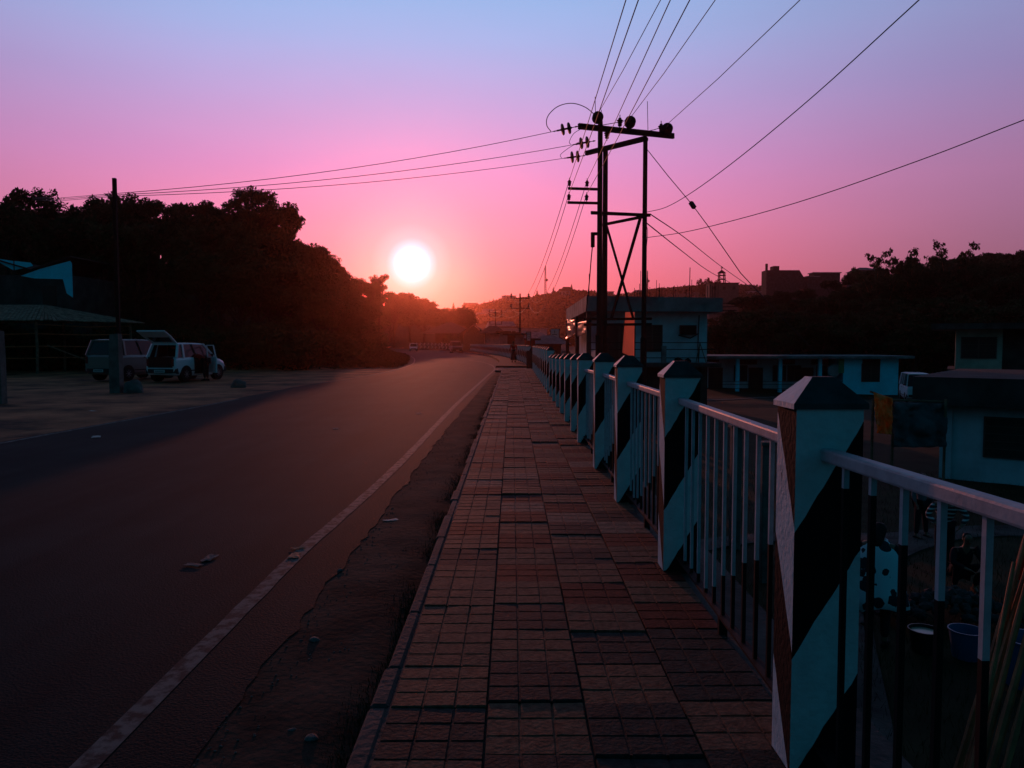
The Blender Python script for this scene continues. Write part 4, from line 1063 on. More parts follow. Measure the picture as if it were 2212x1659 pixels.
# ------------------------------------------------------------------ vehicles
def ring(y, hw, z0, z1):
    return [(-hw*.9,y,z0),(-hw,y,z0+.14),(-hw,y,(z0+z1)/2),(-hw*.985,y,z1-.12),(-hw*.93,y,z1-.02),(-hw*.6,y,z1),(hw*.6,y,z1),(hw*.93,y,z1-.02),(hw*.985,y,z1-.12),(hw,y,(z0+z1)/2),(hw,y,z0+.14),(hw*.9,y,z0)]
def car(name, label, cat, paint, L_=3.45, W_=1.5, H_=1.42, belt=.92, hood=.9, front_open=0, tail_open=False, door_open=False, rack=False, van=False, group=None, two_tone=False, roof_rear=0):
    """ local frame: +y forward, origin on the ground """
    root = empty(name, (0,0,0), 0, label, cat, group); hw = W_/2; hl = L_/2
    if van: secs = [(-hl,hw*.93,.3,belt),(-hl+.06,hw*.98,.24,belt+.02),(0,hw,.2,belt+.03),(hl-.35,hw,.22,belt),(hl-.08,hw*.97,.26,belt-.05),(hl,hw*.9,.32,belt-.15)]
    else: secs = [(-hl,hw*.9,.36,belt-.08),(-hl+.07,hw*.96,.26,belt),(-hl*.5,hw,.2,belt+.02),(hl*.25,hw,.2,belt),(hl-hood,hw*.99,.2,belt-.01),(hl-hood*.45,hw*.97,.22,belt-.10),(hl-.14,hw*.94,.27,belt-.2),(hl,hw*.86,.36,belt-.30)]
    body = MB(); body.loft([ring(*s) for s in secs], paint)
    yb0 = -hl+.1; yb1 = (hl-.12) if van else hl-hood+.05; yt0 = yb0+.22-roof_rear; yt1 = yb1-(.35 if van else .62); hb = hw*.94; ht = hw*.80; zb = belt-.01; zt_ = H_
    # roof
    body.loft([[(-ht,y,zt_-.06-q),(-ht*.96,y,zt_-.015-q),(-ht*.6,y,zt_-q),(ht*.6,y,zt_-q),(ht*.96,y,zt_-.015-q),(ht,y,zt_-.06-q)] for y, q in ((yt0-.03,.03),(yt0+.12,0),((yt0+yt1)/2,-.012),(yt1-.12,.005),(yt1+.02,.035))], paint)
    ym = yb0+(yb1-yb0)*.46
    def P(t, sx, top): return Vector((sx*(ht if top else hb), (yt0 if top else yb0)+((yt1-yt0) if top else (yb1-yb0))*t, (zt_-.05) if top else zb))
    for sx in (-1,1):
        body.bar(P(0,sx,0), P(0,sx,1), .09, .10, paint); body.bar(P(1,sx,0), P(1,sx,1), .05, .07, paint)
        body.bar(P(.50,sx,0), P(.50,sx,1), .05, .06, M['trim'] if not van else paint)
        body.bar(P(.18 if not van else .27,sx,0), P(.16 if not van else .27,sx,1), .06, .09, paint)
    body.bar(P(0,-1,1), P(0,1,1), .08, .06, paint); body.bar(P(1,-1,1), P(1,1,1), .06, .05, paint)
    o = fixn(body.build('body', None, root))
    # glass
    def glass(a, b, c, d, nm='window'):
        n_ = ((b-a).cross(d-a)).normalized(); q = [a,b,c,d]; g = MB(); g.add(q+[p+n_*.012 for p in q], [(3,2,1,0),(4,5,6,7),(0,1,5,4),(1,2,6,5),(2,3,7,6),(3,0,4,7)]); g.build(nm, M['glass'], root)
    glass(P(1,-1,0)+Vector((.05,0,0)), P(1,1,0)-Vector((.05,0,0)), P(1,1,1)-Vector((.05,0,0)), P(1,-1,1)+Vector((.05,0,0)), 'windscreen')
    if not tail_open: glass(P(0,1,0)-Vector((.08,0,-.02)), P(0,-1,0)+Vector((.08,0,.02)), P(0,-1,1)+Vector((.06,0,-.03)), P(0,1,1)-Vector((.06,0,.03)), 'rear_window')
    for sx in (-1,1):
        for t0, t1 in (((.04,.155),(.20,.485),(.515,.97)) if not van else ((.05,.25),(.29,.48),(.52,.97))):
            glass(P(t0,sx,0)+Vector((sx*-.02,0,0)), P(t1,sx,0)+Vector((sx*-.02,0,0)), P(min(t1,.95),sx,1)+Vector((sx*-.02,0,0)), P(t0,sx,1)+Vector((sx*-.02,0,0)), 'side_window')
    # bumpers, lamps, plates
    for s in (-1,1):
        b = MB(); yb = s*hl; b.loft([[(x,yb+s*(.05-.10*(abs(x)/hw)**3)-s*.14,.30),(x,yb+s*(.06-.10*(abs(x)/hw)**3),.34),(x,yb+s*(.06-.10*(abs(x)/hw)**3),.50),(x,yb-s*.14,.54)] for x in (-hw*.98,-hw*.7,0,hw*.7,hw*.98)], M['trim']); fixn(b.build('bumper', None, root))
        q = MB(); q.box(-.25,.25,yb+s*.065-.006,yb+s*.065+.006,.36,.47,M['plate'])
        for i in range(8):
            x = -.20+i*.053; q.box(x,x+.03,yb+s*.074-.003,yb+s*.074+.003,.385,.445,M['signdk'])
        q.build('number_plate', None, root)
    for sx in (-1,1):
        b = MB(); yl = hl-.03; b.loft([[(sx*hw*.52,yl-.05,belt-.44),(sx*hw*.86,yl-.12,belt-.44),(sx*hw*.86,yl-.14,belt-.30),(sx*hw*.52,yl-.07,belt-.30)],[(sx*hw*.53,yl+.02,belt-.43),(sx*hw*.82,yl-.03,belt-.43),(sx*hw*.82,yl-.05,belt-.31),(sx*hw*.53,yl,belt-.31)]]); fixn(b.build('headlight', M['lampglass'], root))
        b = MB(); b.box(sx*hw*.80-.05,sx*hw*.80+.05,-hl-.02,-hl+.1,belt-.36,belt-.06); b.build('tail_light', M['taillamp'], root)
        b = MB(); b.loft([[(sx*(hw+.01),yb1-.32,belt+.02),(sx*(hw+.14),yb1-.34,belt+.02),(sx*(hw+.14),yb1-.34,belt+.13),(sx*(hw+.01),yb1-.32,belt+.13)],[(sx*(hw+.01),yb1-.25,belt+.04),(sx*(hw+.12),yb1-.27,belt+.04),(sx*(hw+.12),yb1-.27,belt+.11),(sx*(hw+.01),yb1-.25,belt+.11)]]); fixn(b.build('mirror', M['trim'], root))
        b = MB(); b.box(sx*(hw+.004)-.008,sx*(hw+.004)+.008,-hl*.45,hl*.5,.40,.45); b.build('side_trim', M['trim'], root)
        for yh in (-.32,.45):
            b = MB(); b.box(sx*(hw+.008)-.01,sx*(hw+.008)+.01,yh,yh+.14,belt-.14,belt-.10); b.build('door_handle', M['trim'], root)
    g = MB(); g.box(-hw*.5,hw*.5,hl-.06,hl+.012,belt-.43,belt-.33); g.build('grille', M['trim'], root)
    for y in (-hl*.62, hl*.64):
        for sx in (-1,1):
            a = MB(); a.lathe((sx*(hw-.2),y,.30), (sx,0,0), [(0,.34),(.203,.345),(.206,.30)], 22); a.build('wheel_arch', M['black'], root)
            wl = empty('wheel', (sx*(hw-.09),y,.275)); wl.parent = root
            a = MB(); a.lathe((-.08*sx,0,0), (sx,0,0), [(0,.20),(0,.255),(.03,.275),(.14,.275),(.175,.255),(.18,.18)], 24); a.build('tyre', M['black'], wl, True)
            a = MB(); a.lathe((.07*sx,0,0), (sx,0,0), [(0,.185),(.015,.185),(.02,.165),(.005,.15)], 20)
            for k in range(8):
                t = k*math.pi/4; a.bar((.085*sx,math.cos(t)*.03,math.sin(t)*.03),(.08*sx,math.cos(t)*.17,math.sin(t)*.17),.05,.02)
            a.lathe((.07*sx,0,0), (sx,0,0), [(0,.05),(.03,.045),(.035,.02)], 12); a.build('rim', M['rim'], wl)
    if tail_open:
        b = MB(); b.box(-hw*.78,hw*.78,-hl-.012,-hl+.06,.56,belt+.02); b.build('boot_shade_panel', M['black'], root)  # black panel paints the dark of the open boot; hull is closed behind
        tg = MB(); h0 = Vector((0,yt0-.02,zt_-.02)); a0_ = R(30); dr = Vector((0,-math.cos(a0_),math.sin(a0_))); up = Vector((0,math.sin(a0_),math.cos(a0_)))
        wT = ht*.95; wB = hb*.95
        def tp(u_, v_, e): return h0 + dr*v_ + up*e + Vector((u_*(wT+(wB-wT)*min(1,v_/.55)),0,0))
        fr = [(-1,0),(1,0),(1,.55),(.98,.98),(-.98,.98),(-1,.55)]; inn = [(-.8,.09),(.8,.09),(.82,.5),(-.82,.5)]
        V = [tp(u_,v_,0) for u_,v_ in fr]+[tp(u_,v_,0) for u_,v_ in inn]+[tp(u_,v_,.05) for u_,v_ in fr]+[tp(u_,v_,.05) for u_,v_ in inn]
        F = [(0,1,7,6),(1,2,8,7),(2,3,4,5),(2,5,9,8),(5,0,6,9)]; F2 = [tuple(10+i for i in reversed(f)) for f in F]; Ed = [(0,1),(1,2),(2,3),(3,4),(4,5),(5,0)]; In = [(6,7),(7,8),(8,9),(9,6)]
        F += F2 + [(a,b,b+10,a+10) for a, b in Ed+In]; tg.add(V, F, paint); o = fixn(tg.build('tailgate', None, root))
        gg = MB(); V = [tp(u_,v_,.015) for u_,v_ in inn]+[tp(u_,v_,.03) for u_,v_ in inn]; gg.add(V, [(0,1,2,3),(7,6,5,4)]); gg.build('window', M['glass'], o)
    if door_open:
        b = MB(); b.box(hw-.02,hw+.012,-.55,.32,.28,belt+.0); b.build('doorway_shade_panel', M['black'], root)  # flat black panel paints the doorway's dark interior on the closed body side
        dd = MB(); a_ = R(62); y0 = .32
        dd.loft([[(hw+math.sin(a_)*s,y0-math.cos(a_)*s+k,.3),(hw+math.sin(a_)*s,y0-math.cos(a_)*s+k,belt)] + [(hw+math.sin(a_)*s+.04,y0-math.cos(a_)*s+k+.03,belt),(hw+math.sin(a_)*s+.04,y0-math.cos(a_)*s+k+.03,.3)] for s, k in ((0,0),(.78,0))], paint)
        dd.bar((hw+.02,y0,belt),(hw+.02,y0-.05,H_-.1),.04,.04,paint); dd.bar((hw+math.sin(a_)*.78,y0-math.cos(a_)*.78,belt),(hw+math.sin(a_)*.62,y0-math.cos(a_)*.7,H_-.1),.04,.04,paint); dd.bar((hw+.02,y0-.05,H_-.1),(hw+math.sin(a_)*.62,y0-math.cos(a_)*.7,H_-.1),.04,.04,paint)
        fixn(dd.build('door', None, root))
    if rack:
        b = MB()
        for y in (yt0+.1,(yt0+yt1)/2,yt1-.1): b.tube([(-ht,y,zt_),(-ht*.95,y,zt_+.12),(ht*.95,y,zt_+.12),(ht,y,zt_)], .02, 5)
        for x in (-ht*.95,-ht*.4,ht*.4,ht*.95): b.tube([(x,yt0,zt_+.13),(x,yt1,zt_+.13)], .018, 5)
        b.build('roof_rack', M['tin_grey'], root)
    return root
def place(o, x, y, hd, z=None):   # hd: heading in degrees from +Y toward +X
    o.location = (x, y, G(x,y)+.03 if z is None else z); o.rotation_euler = (0,0,-R(hd))
c = car('parked_car', 'small white hatchback parked on the dirt with tailgate raised and a side door open', 'car', M['carwhite'], H_=1.58, belt=.98, tail_open=True, door_open=True); place(c, -14.1, 33.2, 14); WH = c
c = car('parked_car', 'boxy silver-grey car parked behind the concrete pillar, left of the white hatchback', 'car', M['carsilver'], L_=4.0, W_=1.62, H_=1.75, belt=1.08, hood=.95); place(c, -17.0, 34.4, 16)
c = car('road_car', 'small white car driving on the road below the sun', 'car', M['carwhite'], L_=3.6, H_=1.5, van=False); place(c, at(893,756,146).x, 146, 172, rz(146))
c = car('jeep', 'dark jeep with roof rack and two headlamps on the road beside the curved railing', 'jeep', M['cardark'], L_=4.1, W_=1.75, H_=1.85, belt=1.15, hood=1.0, rack=True); place(c, at(985,760,126).x, 126, 168, rz(126))
c = car('parked_car', 'white car half hidden by the far curved railing, left of the jeep', 'car', M['carwhite'], L_=3.7, W_=1.55, H_=1.5); x_ = at(972-16,757,170).x; place(c, at(960,757,172).x, 172, 175, rz(172)+.1)
c = car('parked_van', 'pale minivan facing the camera at the right end of the blue building', 'van', M['carwhite'], L_=3.6, W_=1.5, H_=1.85, belt=1.05, van=True); px_ = at(1976,866,50); place(c, px_.x, 50, 200, px_.z)

# ------------------------------------------------------------------ buildings
def wbox(mb, x0, x1, y0, y1, z0, z1, m=None): mb.box(x0, x1, y0, y1, z0, z1, m)
def window(parent, x, y, z, w_, h_, grill=4, m='shutter'):
    a = MB(); a.box(x-w_/2-.05,x+w_/2+.05,y-.05,y+.02,z-.05,z+h_+.05); f = a.build('window', M['frame'], parent)
    b = MB(); b.box(x-w_/2,x+w_/2,y-.062,y-.04,z,z+h_); b.build('pane', M[m], f)
    if grill:
        g = MB()
        for i in range(1, grill): g.box(x-w_/2,x+w_/2,y-.085,y-.07,z+h_*i/grill-.012,z+h_*i/grill+.012)
        g.box(x-.03,x+.03,y-.09,y-.065,z,z+h_); g.build('grille', M['frame'], f)
    return f
def door(parent, x, y, z, w_=.9, h_=2.0):
    a = MB(); a.box(x-w_/2-.06,x+w_/2+.06,y-.05,y+.02,z,z+h_+.06); d = a.build('door', M['frame'], parent); b = MB(); b.box(x-w_/2,x+w_/2,y-.065,y-.04,z,z+h_); b.build('leaf', M['shutter'], d); return d
# porch house
ph = empty('porch_house', (7.5, 45, 0), 0, 'concrete house with a thick flat roof slab and rusty rods, behind the pole structure', 'house')
def PC(mb, name, m=None, par=None, smooth=False):
    o = mb.build(name, m, par or ph, smooth)
    if par is None: o.matrix_parent_inverse = Matrix.Translation(-Vector(ph.location))
    return o
X0, X1 = 4.1, 10.55; YF = 41.2
zs0 = 3.06; zs1 = 3.86
mb = MB(); mb.add([(3.88,40,zs0),(11.1,40.4,zs0-.02),(11.3,58,zs0),(4.1,58,zs0),(3.88,40,zs1),(11.1,40.4,zs1-.08),(11.3,58,zs1),(4.1,58,zs1+.1)], [(0,3,2,1),(4,5,6,7),(0,1,5,4),(1,2,6,5),(2,3,7,6),(3,0,4,7)]); PC(mb, 'roof_slab', M['slab'])

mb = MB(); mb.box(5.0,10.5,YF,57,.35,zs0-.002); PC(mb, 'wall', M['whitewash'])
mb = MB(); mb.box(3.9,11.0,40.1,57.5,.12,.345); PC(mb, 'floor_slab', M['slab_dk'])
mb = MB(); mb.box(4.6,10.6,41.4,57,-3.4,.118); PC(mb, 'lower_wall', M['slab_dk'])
for x, y in ((4.05,40.3),(8.0,40.2),(4.1,48),(4.1,56.5)):
    z1_ = zs0 if x != 8.0 else 1.25
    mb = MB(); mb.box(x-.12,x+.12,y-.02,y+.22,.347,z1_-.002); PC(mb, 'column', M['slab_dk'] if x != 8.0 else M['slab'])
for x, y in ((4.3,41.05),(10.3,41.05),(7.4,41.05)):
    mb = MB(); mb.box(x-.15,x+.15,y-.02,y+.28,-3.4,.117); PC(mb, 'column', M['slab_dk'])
for zz in (.62,1.06,1.42):
    mb = MB(); mb.tube([(4.05,40.25,zz),(10.75,40.25,zz)], .025, 6); PC(mb, 'balcony_rail', M['steel'])
f = window(ph, 7.55, YF-.0, .98, 1.0, 1.35, 7); f.matrix_parent_inverse = Matrix.Translation(-Vector(ph.location))
for x in (5.35,6.2):
    f = door(ph, x, YF, .36, .75, 1.95); f.matrix_parent_inverse = Matrix.Translation(-Vector(ph.location))
mb = MB(); mb.box(9.0,9.85,YF-.35,YF-.05,1.85,2.35); mb.tube([(8.9,YF-.3,1.82),(9.5,YF-.42,1.66),(9.95,YF-.3,1.9)], .035, 5); PC(mb, 'hanging_rack', M['black'])
mb = MB(); mb.tube([(10.05,YF-.05,2.9),(10.0,YF-.05,1.2),(10.05,YF-.05,.4)], .03, 5); PC(mb, 'drain_pipe', M['frame'])
mb = MB(); mb.tube([(9.75,40.5,.35),(9.95,40.5,1.4)], .025, 5); mb.tube([(10.3,40.5,.35),(9.95,40.5,1.4)], .025, 5); mb.tube([(10.0,41,.35),(9.95,40.5,1.4)], .025, 5); PC(mb, 'tripod_rack', M['wood'])
for px, yt, yb in ((1273,591,632),(1390,0,0),(1371,622,640),(1377,627,640),(1382,613,640),(1384,585,640),(1387,608,640),(1394,616,640),(1399,600,640),(1404,620,640),(1418,605,640),(1424,612,640),(1430,622,640),(1490,578,640),(1495,604,640),(1482,624,640),(1539,618,641),(1534,616,641),(1543,614,641),(1547,610,641),(1551,614,641),(1529,617,641),(1455,620,640),(1459,624,640),(1425,620,640),(1404,632,640)):
    if yt == 0: continue
    Yd = 42+rnd.uniform(0,5); p1_ = at(px, yt, Yd); mb = MB(); mb.tube([(p1_.x,Yd,zs1-.1),(p1_.x+rnd.uniform(-.02,.02),Yd,p1_.z)], .016 if px not in (1490,) else .022, 5); PC(mb, 'reinforcing_rod', M['steel'])
for k in range(4):
    mb = MB(); a_ = Vector((11.05,40.6+k*.5,3.5-k*.17)); mb.tube([a_, a_+Vector((.8+.2*k,.2,.02))], .022, 5); PC(mb, 'reinforcing_rod', M['steel'])
# things on the balcony
def bundle(x, y, z, s, label, seed, m='darkcloth', name='sack'):
    o = boulder(x, y, s, label, seed, z, .8, m, name); o['category'] = 'sack'; return o
bundle(8.9, 40.7, .35, .26, 'dark sack lying on the porch house balcony, right of the short balcony column', 21)
bundle(9.35, 40.75, .35, .22, 'smaller dark sack next to the tripod rack on the porch house balcony', 22)
# plastic sheets at the left end of the house
def sheet(name, c, m, label, cat, cr=.05, seed=0, nx_=14, nz_=16):
    """ c: four corners, top-left, top-right, bottom-right, bottom-left """
    mb = MB(); V = []; F = []
    for j in range(nz_+1):
        for i in range(nx_+1):
            u_, v_ = i/nx_, j/nz_; p = (c[0].lerp(c[1],u_)).lerp(c[3].lerp(c[2],u_), v_)
            q = cr*(mnoise.noise(Vector((u_*4+seed, v_*3, 0)))+.6*mnoise.noise(Vector((u_*11+seed, v_*7, 2)))+.35*mnoise.noise(Vector((u_*22, v_*16, seed))))
            p.y += q; p.x += q*.25; V.append(p)
    for j in range(nz_):
        for i in range(nx_):
            k = j*(nx_+1)+i; F.append((k,k+nx_+1,k+nx_+2,k+1))
    mb.add(V, F); o = mb.build(name, m, None, True); md = o.modifiers.new('t','SOLIDIFY'); md.thickness = .004; return tag(o, label, cat)
sheet('plastic_sheet', [at(1225,690,57.0),at(1242,690,50),at(1241,722,50),at(1221,735,57)], M['tarp'], 'crumpled milky plastic sheet glowing at the left end of the porch house', 'plastic sheet', .35, 1)
sheet('plastic_sheet', [at(1243,698,49),at(1268,692,42),at(1265,722,42),at(1244,728,49)], M['tarp'], 'pale pink plastic sheet stretched right of the crumpled one under the porch house roof', 'plastic sheet', .12, 5)
sheet('hanging_sheet', [at(1351,674,30.6),at(1371,674,30.6),at(1370,773,31.0),at(1344,762,30.4)], M['orange'], 'long bright orange sheet hanging between the poles', 'sheet', .035, 3, 8, 30)
ft = sheet('plastic_sheet', [at(1887,847,20),at(1928,860,20),at(1927,938,19.7),at(1894,936,19.7)], M['orangefoil'], 'crumpled orange plastic hanging beside the nearest striped post', 'plastic sheet', .22, 8, 22, 30)
sheet('tarpaulin', [at(1930,868,20.1),at(2046,872,20.4),at(2044,966,20.0),at(1930,966,19.6)], M['greytarp'], 'dull grey tarpaulin screen between the orange plastic and the right hand building', 'tarpaulin', .25, 9, 22, 18)
mb = MB(); mb.tube([at(1880,846,20.15), at(1930,864,20.2), at(2048,868,20.5)], .03, 6); 
for px in (1886,1930,2043):
    p = at(px, 862, 20.3); mb.tube([(p.x,20.3,G(p.x,20.3)-.2),(p.x,20.3,p.z)], .04, 6)
tag(mb.build('bamboo_screen', M['wood']), 'thin pole frame carrying the orange plastic and the grey tarpaulin', 'frame')
# slatted stand below the sheets
st = empty('slatted_rack', (at(1236,760,47).x, 47, G(4,47)), 0, 'dark slatted wooden rack under the plastic sheets at the left end of the porch house', 'rack'); 
for i in range(7):
    mb = MB(); mb.box(-1.1,1.1,0,.12,1.0+i*.34,1.08+i*.34); mb.build('slat', M['wood'], st)
for x in (-1.1,-.2,.9):
    mb = MB(); mb.box(x,x+.1,.13,.23,-.2,3.3); mb.build('post', M['wood'], st)

# long blue building
YB = 60.0
xb = lambda px: (px-CX)/FPX*YB
zb_ = at(1700, 851, YB).z; ztp = at(1700, 774, YB).z
bb = empty('blue_building', (xb(1535), YB, zb_), 0, 'long single-storey blue building with a thin roof, pillared verandah and projecting end room', 'building'); x0b = xb(1535)
hB = ztp-zb_
mb = MB(); mb.box(0, xb(1815)-x0b, 2.2, 7, -.4, hB-.002); mb.build('wall', M['whitewash'], bb)
mb = MB(); mb.box(xb(1822)-x0b, xb(1941)-x0b, 0, 7, -.4, hB-.002); mb.build('end_room', M['teal'], bb)
mb = MB(); mb.box(-.6, xb(1963)-x0b, -.9, 7.4, hB, hB+.2); mb.build('roof', M['slab'], bb)
mb = MB(); mb.box(-.3, xb(1821)-x0b, -.3, 2.19, -.5, .0); mb.build('plinth', M['slab_dk'], bb)
for px in (1594,1686,1772):
    mb = MB(); x = xb(px)-x0b; mb.box(x-.13,x+.13,-.05,.21,.002,hB-.004); mb.build('pillar', M['teal'], bb)
for px in (1618,1705,1738,1800): window(bb, xb(px)-x0b, 2.2, .95, 1.0 if px != 1800 else .8, 1.2, 3)
for px in (1652,1562,1765): door(bb, xb(px)-x0b, 2.2, .0, 1.05, 1.95)
for px in (1550,1635,1720,1795): window(bb, xb(px)-x0b, 2.2, hB-.5, 1.3, .3, 0)
window(bb, xb(1881)-x0b, 0, 1.0, 1.35, 1.35, 2); window(bb, xb(1882)-x0b, 0, hB-.42, 1.3, .30, 0)
mb = MB(); mb.box(xb(1808)-x0b, xb(1820)-x0b, -.3,-.25, 1.65, 2.75); mb.build('green_board', M['green'], bb)
mb = MB(); mb.lathe((xb(1799)-x0b,-.2,1.85),(0,-1,0),[(0,.5),(.05,.5),(.07,.42)],20); mb.build('dish', M['slab'], bb)
for zz in (.45,.75,1.0):
    mb = MB(); mb.tube([(-.2,-.2,zz),(xb(1819)-x0b,-.2,zz)], .018, 5); mb.build('verandah_rail', M['steel'], bb)
# right-hand flat roofed building
YR = 22.0
pr = lambda px, py, Y: at(px, py, Y)
xr0 = at(2034,900,YR).x; zr1 = at(2100, 873, YR).z; zr2 = at(2034, 813, YR).z
rb = empty('flat_roofed_building', (xr0, YR, -2.75), R(-38), 'pale building with a thick mossy roof slab and barred window at the right frame edge', 'building')
mb = MB(); mb.box(0, 9, 0, 7, -.5, zr1+2.75-.002); mb.build('wall', M['whitewash'], rb)
mb = MB(); mb.box(-.02, .28, -.06, -.002, -.5, zr1+2.75-.004); mb.build('corner_pilaster', M['whitewash'], rb)
mb = MB(); mb.box(-.65, 9.5, -.7, 8, zr1+2.75, zr2+2.75); mb.build('roof_slab', M['slab_dk'], rb)
window(rb, 2.1, 0, 1.0, 2.0, 1.05, 5)
YU = 34.0; xu0 = at(2064,750,YU).x; zu0 = at(2100,795,YU).z; zu1 = at(2100,712,YU).z; wu = (at(2156,750,YU).x-xu0)*.93
ub = empty('upper_house', (xu0, YU, zu0), R(-30), 'small pale green upper storey with one barred window above the flat roofed building', 'house')
mb = MB(); mb.box(0, wu, 0, 5, -.05, zu1-zu0-.002); mb.build('wall', M['greenwash'], ub)
mb = MB(); mb.box(wu+.02, wu+4, .4, 5, -.05, zu1-zu0-.002); mb.box(-.3, wu+5, .1, 5.2, -4.5, -.055); mb.build('lower_wall', M['slab_dk'], ub)
mb = MB(); mb.box(-.95, wu+4.5, -.9, 5.5, zu1-zu0, zu1-zu0+.26); mb.build('roof_slab', M['slab_dk'], ub)
window(ub, wu*.5, 0, .48, 1.25, .85, 3)
mb = MB(); mb.box(.95,1.1,-.02,.095,-.7,-.5); mb.build('wall_vent', M['whitewash'], ub)
# retaining wall and concrete paths in the low ground
mb = MB()
for a, b in ((at(1532,806,52), at(1720,826,50)),):
    pass
def path(name, pts, wd, m, lift=.03):
    P = catmull([(p[0],p[1],0) for p in pts], 6); V = []; F = []
    for i, p in enumerate(P):
        t = (P[min(i+1,len(P)-1)]-P[max(i-1,0)]).normalized(); n_ = Vector((t.y,-t.x,0))*wd/2
        for q in (p-n_, p+n_): V.append((q.x,q.y,G(q.x,q.y)+lift))
    for i in range(len(P)-1): k = i*2; F.append((k,k+1,k+3,k+2))
    mb = MB(); mb.add(V, F); o = mb.build(name, m); md = o.modifiers.new('t','SOLIDIFY'); md.thickness = .05; return tag(o, kind='structure')
path('path', [(3.0,6.5),(4.6,10.5),(6.0,13.0),(9,15.2),(14,16)], .8, M['concrete_dk'])
path('path', [(2.2,13),(4.5,14.6),(8,14.9)], .6, M['concrete_dk'])
path('path', [(9,50),(15,52),(20,56)], .7, M['concrete_dk'])
for k, (x, y, h) in enumerate(((4.13,14.0,2.25),(4.03,12.0,2.2))):
    mb = MB(); mb.bbox(-.09,.09,-.09,.09,-.3,h,b=.02); mb.box(-.12,.12,-.12,.12,h+.002,h+.05); o = mb.build('yard_post', M['concrete']); o.location = (x,y,G(x,y)); tag(o, ('taller' if k == 0 else 'shorter')+' capped concrete yard post seen through the second railing panel', 'post')
# far ridge buildings
def block(name, px0, px1, ytop, Y, label, m, depth=12, roof=None, floors=1, ybot=None, cat='building', group=None, over=0):
    a = at(px0, ytop, Y); b = at(px1, ytop, Y); zg = min(G(a.x,Y), G(b.x,Y), (at(px0,ybot,Y).z if ybot else 1e9)) - 1; root = empty(name, (a.x, Y, zg), 0, label, cat, group); W_ = b.x-a.x; H = a.z-zg
    mb = MB(); mb.box(0, W_, 0, depth, 0, H); mb.build('wall', M[m], root)
    n = max(2, int(W_/3.5))
    for fl in range(floors):
        for i in range(n):
            x = (i+.5)*W_/n; z = H-2.6-3*fl; w1 = MB(); w1.box(x-.6,x+.6,-.06,-.01,z,z+1.3); w1.build('window', M['shutter'], root)
    if roof: roof(root, W_, depth, H)
    return root
def flat(over, th=.35, m='slab'):
    def f_(root, W_, d, H): mb = MB(); mb.box(-over, W_+over, -over, d+over, H+.005, H+th); mb.build('roof', M[m], root)
    return f_
def hip(rise, over=.6, m='tin_dark', inset=.3):
    def f_(root, W_, d, H):
        mb = MB(); i_ = W_*inset; mb.add([(-over,-over,H-.1),(W_+over,-over,H-.1),(W_+over,d+over,H-.1),(-over,d+over,H-.1),(i_,d/2,H+rise),(W_-i_,d/2,H+rise)], [(0,1,5,4),(1,2,5),(2,3,4,5),(3,0,4),(3,2,1,0)]); mb.build('roof', M[m], root)
    return f_
def gable_front(rise, over=.6, m='tin_dark'):
    def f_(root, W_, d, H):
        mb = MB(); mb.add([(-over,-over,H-.3),(W_/2,-over,H+rise),(W_+over,-over,H-.3),(-over,d,H-.3),(W_/2,d,H+rise),(W_+over,d,H-.3)], [(0,1,4,3),(1,2,5,4)]); o = mb.build('roof', M[m], root); md = o.modifiers.new('t','SOLIDIFY'); md.thickness = .12
        g = MB(); g.add([(0,-.05,H-.02),(W_,-.05,H-.02),(W_/2,-.05,H+rise-.25),(0,.2,H-.02),(W_,.2,H-.02),(W_/2,.2,H+rise-.25)], [(0,1,2),(5,4,3)]); g.build('gable', M['wood'], root)
    return f_
block('ridge_house', 1002, 1028, 662, 590, 'pale flat-roofed house alone on the far ridge, right of the orange lit wood', 'farwall', 10, flat(1.5,1.2), 1)
block('ridge_house', 1009, 1027, 657.5, 596, 'set back upper box with wide eaves on top of the lone pale ridge house', 'farwall', 8, flat(2,1.0), 1, ybot=663)
def hall_roof(root, W_, d, H):
    mb = MB(); mb.add([(0,0,H+.01),(W_,0,H+.01),(W_+4.5,0,H-7),(0,d,H+.01),(W_,d,H+.01),(W_+4.5,d,H-7),(W_,0,H-7),(W_,d,H-7)], [(1,2,6),(4,7,5),(1,4,5,2)]); mb.box(W_*.26,W_*.44,2,6,H,H+1.8); mb.build('roof', M['slab_dk'], root)
    mb = MB(); mb.box(0.1,.8,1,2,H,H+2.6); mb.build('spire', M['slab_dk'], root)
block('ridge_hall', 1656, 1727, 583.5, 300, 'big blocky dark hall with a sloping right shoulder on the ridge', 'slab_dk', 6, hall_roof, 1)
block('ridge_building', 1758, 1815, 590, 300, 'long low dark building on the ridge right of the blocky hall', 'slab_dk', 5, flat(.4), 1)
block('ridge_building', 1745, 1770, 598, 298, 'lower stepped wing at the left end of the long low ridge building', 'slab_dk', 5, flat(.3), 1)
block('ridge_building', 1860, 1900, 583, 240, 'low building at the foot of the bamboo plumes on the ridge', 'slab_dk', 10, hip(1.2), 1)
block('ridge_building', 1533, 1596, 612, 320, 'broad grey flat building on the ridge carrying the small bell tower', 'farwall2', 6, flat(.3,.3,'slab_dk'), 1)
tw = empty('bell_tower', (at(1563,611,316).x, 319, at(1563,612.5,319).z), 0, 'small open bell tower with a cross above the broad grey ridge building', 'tower')
mb = MB()
for sx in (-1,1):
    for sy in (-1,1): mb.bar((sx*1.2,sy*1.2,0),(sx*1.0,sy*1.0,4.4),.35)
for zz in (1.6,3.2): mb.box(-1.4,1.4,-1.4,1.4,zz,zz+.3)
